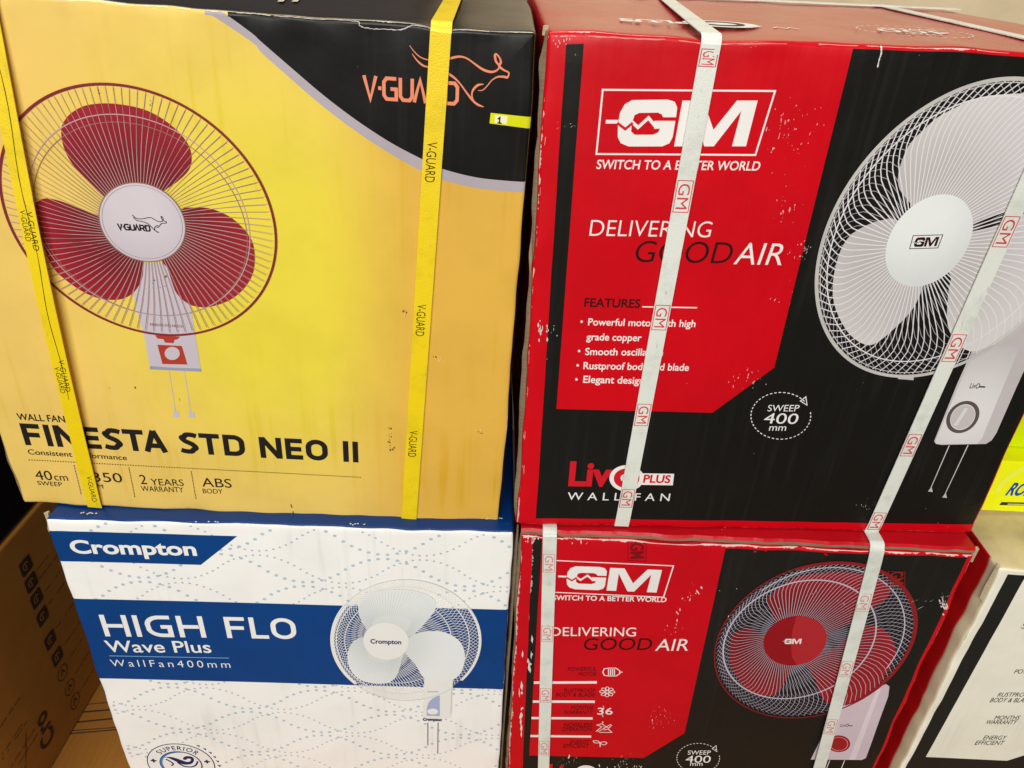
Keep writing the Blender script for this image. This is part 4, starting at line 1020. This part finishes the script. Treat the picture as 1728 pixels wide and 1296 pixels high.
pr = Print(C, 8); pr.text('Crompton', (625.6, 1083.2), (677.5, 1084.6), 7, .03); pr.text('Crompton', (713.6, 1213.8), (745.5, 1214.8), 4.2, .04); pr.done('hub_lettering', navy, fan, split=True)
pr = Print(C, 6); pr.poly(z(O8c, [(1008, 972), (1009, 925), (1020, 893), (1042, 868), (1065, 855), (1088, 848), (1088, 974)])); pr.done('switch_print', ink('lavender_ink', lin(168, 178, 210), .5, .6), fan)
pr = Print(C, 7); pr.poly(z(O8c, [(1045 + 33 * math.cos(t * .3), 945 + 18 * math.sin(t * .3)) for t in range(21)])); pr.done('knob_print', paler, fan)
pr = Print(C, 6); pr.line([(722, 1218), (722, 1256)], .0013); pr.line([(739.4, 1218), (738.6, 1270)], .0013); pr.done('pull_cord_print', ink('taupe_ink', lin(150, 142, 134), .5, .6), fan, split=True)
# round seal
sc = C.uv(304.5, 1292); SR = .0402
def arc(c, r, n=60, t0=0, t1=2 * math.pi): return [(c[0] + r * math.cos(t0 + (t1 - t0) * i / n), c[1] + r * math.sin(t0 + (t1 - t0) * i / n)) for i in range(n)]
cc = (sc[0] + .0015, sc[1] + .0035)
pr = Print(C, 2); pr.poly(arc(cc, SR), uvs=True); seal = pr.done('seal', cwhite)
pr = Print(C, 3); pr.line(arc(cc, SR), .0011, True, True); pr.line(arc(cc, SR * .62), .0016, True, True)
gl_v, gl_f = glyphs('SUPERIOR', .012, 1.25)
x0, x1 = min(p[0] for p in gl_v), max(p[0] for p in gl_v)
pr.add([(cc[0] + (SR * .70 + p[1] / CAP * SR * .19) * math.sin(-.84 + 1.68 * (p[0] - x0) / (x1 - x0)), cc[1] + (SR * .70 + p[1] / CAP * SR * .19) * math.cos(-.84 + 1.68 * (p[0] - x0) / (x1 - x0))) for p in gl_v], gl_f)
for sg in (-1, 1):
    q = (cc[0] + sg * SR * .80, cc[1] + .006)
    pr.line([(q[0] - .0035, q[1]), (q[0] + .0035, q[1])], .0024, False, True); pr.line([(q[0], q[1] - .0035), (q[0], q[1] + .0035)], .0024, False, True)
OS = (200, 1176)
pr.poly(smooth(z(OS, [(650, 878), (760, 872), (880, 905), (1000, 945), (1050, 930), (1055, 905), (1010, 895), (985, 915), (940, 905), (960, 870), (1020, 860), (1090, 880), (1100, 930), (1070, 970), (1000, 985), (920, 975), (800, 920), (720, 885)], 8.64), True, 3))
pr.line(smooth(z(OS, [(860, 950), (950, 1005), (1060, 1018), (1130, 990), (1155, 935)], 8.64), False, 4), .0022); pr.line(smooth(z(OS, [(690, 905), (750, 935), (800, 975), (770, 1000)], 8.64), False, 4), .002)
pr.done('seal_print', navy, seal)
pr = Print(C, 4); pr.line(arc(cc, SR * .585, 40, 1.3, 4.4), .0028, False, True, [math.sin(math.pi * i / 39) for i in range(40)]); pr.done('seal_shade', ink('mid_blue', lin(60, 130, 190), .5, .6), seal)
pr = Print(C, 2)
for i in range(6):
    t = .95 - i * .2; a = (cc[0] + SR * 1.13 * math.cos(t), cc[1] + SR * 1.13 * math.sin(t)); pr.poly([(a[0] - .0022, a[1] + .0022), (a[0] + .0020, a[1] + .0006), (a[0] + .001, a[1] - .0026)], uvs=True)
pr.done('seal_ticks', navy, seal, split=True)
torn_edge(C, -C.W / 2 + .001, -C.D / 2 + .006, C.H - .022, C.H + .001, .007, cream_edge, 1.3)
torn_edge(C, C.W / 2 + .0025, -C.D / 2 + .010, .0, C.H - .002, .003, kraft_edge, 21.3)

cpaper = ink('rubbed_pale', lin(232, 230, 224), .8, .6, 0, (), 7, .1)
worn_crease(C, [(80, 876), (200, 879), (480, 887), (700, 892), (862, 896)], .0012, cpaper, 25, .3)
pt = Print(C, 1, lambda x, y, o: Vector((x, y, C.H + .0004)), C.top); rd = random.Random(12)
for x0, y0, n in ((150, 866, 7), (345, 880, 4), (600, 885, 5), (830, 875, 6)):
    for i in range(n):
        x, y = x0 + rd.gauss(0, 9), y0 + rd.gauss(0, 1); pt.poly([(x - 2, y), (x + rd.uniform(0, 2), y - 1.2), (x + 2, y), (x, y + 1)])
pt.done('lid_scuffs', cpaper, stuff=True)

# =================================================================== cream carton at the right
K = Box('fan_carton', (.4885, .5675, 0), .46, .46, .36, .010, .010, 0, seed=6, dent=.0035)
tag(K.e, 'cream and black fan carton with a worn edge, beside the lower red carton', 'carton')
kcream = ink('cream_print', lin(240, 235, 216), .5, .8, .0, (), 9, .07, wear=[(0, -K.W / 2, .004), (2, K.H, .006)], wearcol=lin(190, 172, 130), dirt=.12)
ktop = ink('cream_lid', lin(226, 206, 158), .55, 1.2, .0, (), 9, .32, dirt=.35, axis='y')
kblack = ink('cream_box_black', lin(34, 34, 31), .45, 1.0, .35, (), 9, .12)
def kgrad(g, tc):
    sy = g.n('ShaderNodeSeparateXYZ', ins={0: tc})
    nz = g.math('MULTIPLY', g.noise(tc, 9, 3), .016)
    return g.mix(g.ramp(g.math('SUBTRACT', sy.outputs[1], nz), -K.D / 2 + .006, -K.D / 2 + .011), lin(224, 212, 178), lin(190, 20, 22))
kside = ink('cream_side', (1, 1, 1), .4, .8, 0, (), 9, .08, grad=kgrad)
K.body([kcream, kside, ktop])
O6c, O8k = (1408, 1056), (1600, 960)
pr = Print(K, 1)
bw = K.uv(1524.7, 1296)[0]; tw = K.uv(1699.7, 967); pi_ = K.uv(1561.7, 1277); d1 = K.uv(1702.4, 1277); 
tpw = K.uv(1735, 966)
rx = pi_[0]
right = .22
pr.poly([(tw[0], tw[1]), (bw, .02), (K.W - .012, .02), (K.W - .012, tw[1]), (right + .065, tw[1]), (d1[0] + .052, d1[1] + .052 * .62), (d1[0], pi_[1]), (rx, pi_[1]), (tw[0] + (rx - bw) + .0, tw[1])], .012, True)
pr.done('black_print', kblack)
kd = ink('cream_box_ink', lin(70, 64, 54), .5, .6, 0, (), 9, .1)
pr = Print(K, 2)
for t, a, b, h in (('RUSTPROOF', (1682, 1174.5), (1739, 1174.5), 6.5), ('BODY & BLADE', (1669, 1184), (1738, 1184), 7), ('MONTHS', (1676.5, 1213.4), (1718, 1213.2), 6.5), ('WARRANTY', (1661.7, 1221), (1712.6, 1221), 6.5), ('ENERGY', (1657.6, 1247), (1695, 1247), 6.5), ('EFFICIENT', (1643.7, 1256), (1691, 1256), 6.8), ('POWERFUL', (1710, 1135.6), (1765, 1135.6), 6.5), ('MOTOR', (1727, 1143), (1763, 1143), 6.5), ('SWITCH TO A BETTER WORLD', (1722, 1060), (1960, 1060), 9)):
    pr.text(t, a, b, h, .0, .12)
pr.done('feature_lettering', kd, split=True)
torn_edge(K, -K.W / 2 + .0015, -K.D / 2 + .002, K.H - .05, K.H - .001, .0045, board_mat('cream_torn', lin(206, 194, 160), .9, (80, 80, 300), .3), 11.7)

# =================================================================== neon boxes on the cream carton
neon = ink('neon_print', lin(240, 246, 8), .3, .2, 0, (), 11, .06, coat=.4); neon2 = ink('neon_swoosh', lin(238, 244, 70), .3, .2, 0, (), 11, .05, coat=.4)
lime = ink('lime_print', lin(206, 226, 8), .3, .2, 0, (), 11, .06, coat=.4)
def neon_box(y, z0, h, d, label, neon=neon):
    b = Box('retail_box', (.44, y, z0), .30, h, d, .012, 0, 0, seed=z0 * 9, r=.002, bulge=.0005, dent=.0006)
    b.body([neon, neon, neon], cell=.012)
    tag(b.e, label, 'box', 'neon yellow boxes stacked on the cream carton'); return b
NB = neon_box(.650, -.51289 + FZ + .0012, .0655, .16, 'neon yellow box with blue lettering, lying on the cream carton')
N2 = neon_box(.676, -.51289 + FZ + .0012 + .0662, .075, .15, 'plain lime yellow box stacked on the lettered neon box', lime)
ph = Print(NB, 1); ph.line(smooth(z((1248, 620), [(1560, 760), (1600, 700), (1660, 650), (1728, 615), (1850, 580)]), False, 4), .006); ph.done('swoosh_print', neon2)
ph = Print(NB, 2); ph.text('ROM', (1696, 835), (1741, 836), 19, .03, .25); ph.done('brand_lettering', ink('cobalt_ink', lin(10, 70, 170), .4, .3))
ph = Print(NB, 2); ph.poly([(1686, 852), (1690, 847), (1760, 848.5), (1758, 853)]); nb = ph.done('caption_bar', ink('bar_black', lin(40, 40, 34), .4, .3))
ph = Print(NB, 3); ph.line([(1700, 850.2), (1757, 851)], .0012, False, False); ph.done('caption_lettering', ink('bar_white', lin(220, 220, 160), .4, .3), nb)

# =================================================================== cartons in the gap at the left
XB = -.57
e = bpy.data.objects.new('shipping_carton', None); COL.objects.link(e); e.location = (XB - .17, .70, 0)
tag(e, 'plain brown kraft shipping carton with black handling marks, beside the blue and white carton', 'carton')
o = simple_box('body', XB - .34, XB, .40, 1.02, 0, .333, kraft, None, .003); o.parent = e; o.location = (0, .01, .0003)
def side(px, py):                                # photo pixel -> (depth, height) on the carton's right side
    d = ray(px, py); t = (XB - CAM.x) / d.x; P = CAM + d * t
    return (P.y, P.z)
kin = plain('kraft_black_ink', lin(58, 38, 22), .7, .2, 60)
class Sd: pass
sb = Sd(); sb.e = e
def sfn(y, zz, o): return Vector((XB + .0004 + o - e.location.x, y - e.location.y, zz))
icons = [(43, 955), (52, 983), (61, 1010), (71, 1040), (84, 1080), (96, 1108)]
for c in icons:
    pr = Print(sb, 1, sfn, side); y0, z0 = side(*c); h = .0105
    pr.poly([(y0 - h, z0 - h * .8), (y0 - h * .8, z0 - h), (y0 + h * .8, z0 - h), (y0 + h, z0 - h * .8), (y0 + h, z0 + h * .8), (y0 + h * .8, z0 + h), (y0 - h * .8, z0 + h), (y0 - h, z0 + h * .8)], uvs=True)
    ic = pr.done('handling_mark', kin, e)
    pr = Print(sb, 2, sfn, side); pr.line(arc((y0, z0), .005, 10, .4, 4.6), .0016, False, True); pr.line([(y0, z0 - .006), (y0, z0 + .003)], .0016, False, True); pr.done('mark_glyph', kraft, ic)
for c in ((105, 1135), (117, 1160), (126, 1183)):
    y0, z0 = side(*c); pr = Print(sb, 1, sfn, side); pr.line(arc((y0, z0), .0105, 24), .0010, True, True); pr.line([(y0 - .004, z0 - .004), (y0, z0 + .005), (y0 + .004, z0 - .003)], .0016, False, True); pr.done('handling_mark', kin, e)
pr = Print(sb, 1, sfn, side)
a_, b_ = side(93, 1262), side(80, 1204)
pr.text_uv('Cro', (.612, .0355), (.612, .088), .026, .02)
pr.done('brand_lettering', kin, e)
pr = Print(sb, 1, sfn, side); rr_ = random.Random(3)
for (a, b) in (((0, 1232), (33, 1172)), ((2, 1283), (38, 1212)), ((6, 1288), (43, 1210)), ((20, 1296), (60, 1222)), ((32, 1290), (63, 1236)), ((50, 1000), (95, 935)), ((62, 965), (80, 935)), ((75, 1000), (110, 950)), ((75, 1030), (120, 965)), ((95, 1060), (128, 1010)), ((105, 1090), (135, 1050)), ((118, 1108), (140, 1075)), ((127, 1136), (150, 1100)), ((134, 1165), (158, 1130))):
    (ya, za), (yb, zb) = side(*a), side(*b); m = (za + zb) / 2
    n = 14
    for i in range(n):
        if rr_.random() < .78: pr.line([(ya + (yb - ya) * i / n, m), (ya + (yb - ya) * (i + rr_.uniform(.5, .95)) / n, m)], .0012, False, True)
pr.text_uv('Crompton', (.555, .052), (.575, .093), .004, .0)
pr.done('handling_lettering', kin, e, stuff=True)
bkm = ink('black_carton', lin(20, 18, 17), .35, .6, .4, (), 12, .1, coat=.3)
bc = simple_box('black_carton', XB - .36, XB - .003, .47, .98, .3345, .80, bkm, None, .004)
tag(bc, 'glossy black carton on top of the brown kraft carton, behind the yellow carton edge', 'carton')
mb = plain('maroon_board', lin(84, 24, 14), .5, .2, 30)
rc = simple_box('maroon_carton', -.85, -.10, .99, 1.38, .0, .93, mb, None, .004)
tag(rc, 'dark maroon carton showing behind the top of the yellow carton', 'carton')
db = simple_box('brown_carton', -.82, -.13, 1.0, 1.36, .931, 1.5, plain('dark_brown_board', lin(44, 32, 24), .6, .2, 30), None, .004)
tag(db, 'dark brown carton stacked on the maroon carton behind the yellow carton', 'carton')
# creases across the cardboard sheet
for (a, b, w_) in (((140, 1189), (176, 1186), .0011), ((134, 1202), (181, 1198), .0022), ((125, 1219), (186, 1213), .0022), ((118, 1233), (190, 1228), .0012), ((117, 1238), (192, 1231.5), .0016)):
    P = []
    for p in (a, b):
        d = ray(*p); P.append(CAM + d * (-CAMZ / d.z))
    d = (P[1] - P[0]); P = [P[0] - d * 3, P[1] + d * 3]
    V = []
    for q in P:
        for s_, hz in ((-1, .0002), (0, .0006), (1, .0002)): V.append((q.x - sheet.location.x, q.y - sheet.location.y + s_ * w_ / 2, hz - .0005 - sheet.location.z))
    mesh_obj('crease', V, [(0, 1, 4, 3), (1, 2, 5, 4)], kin, sheet)
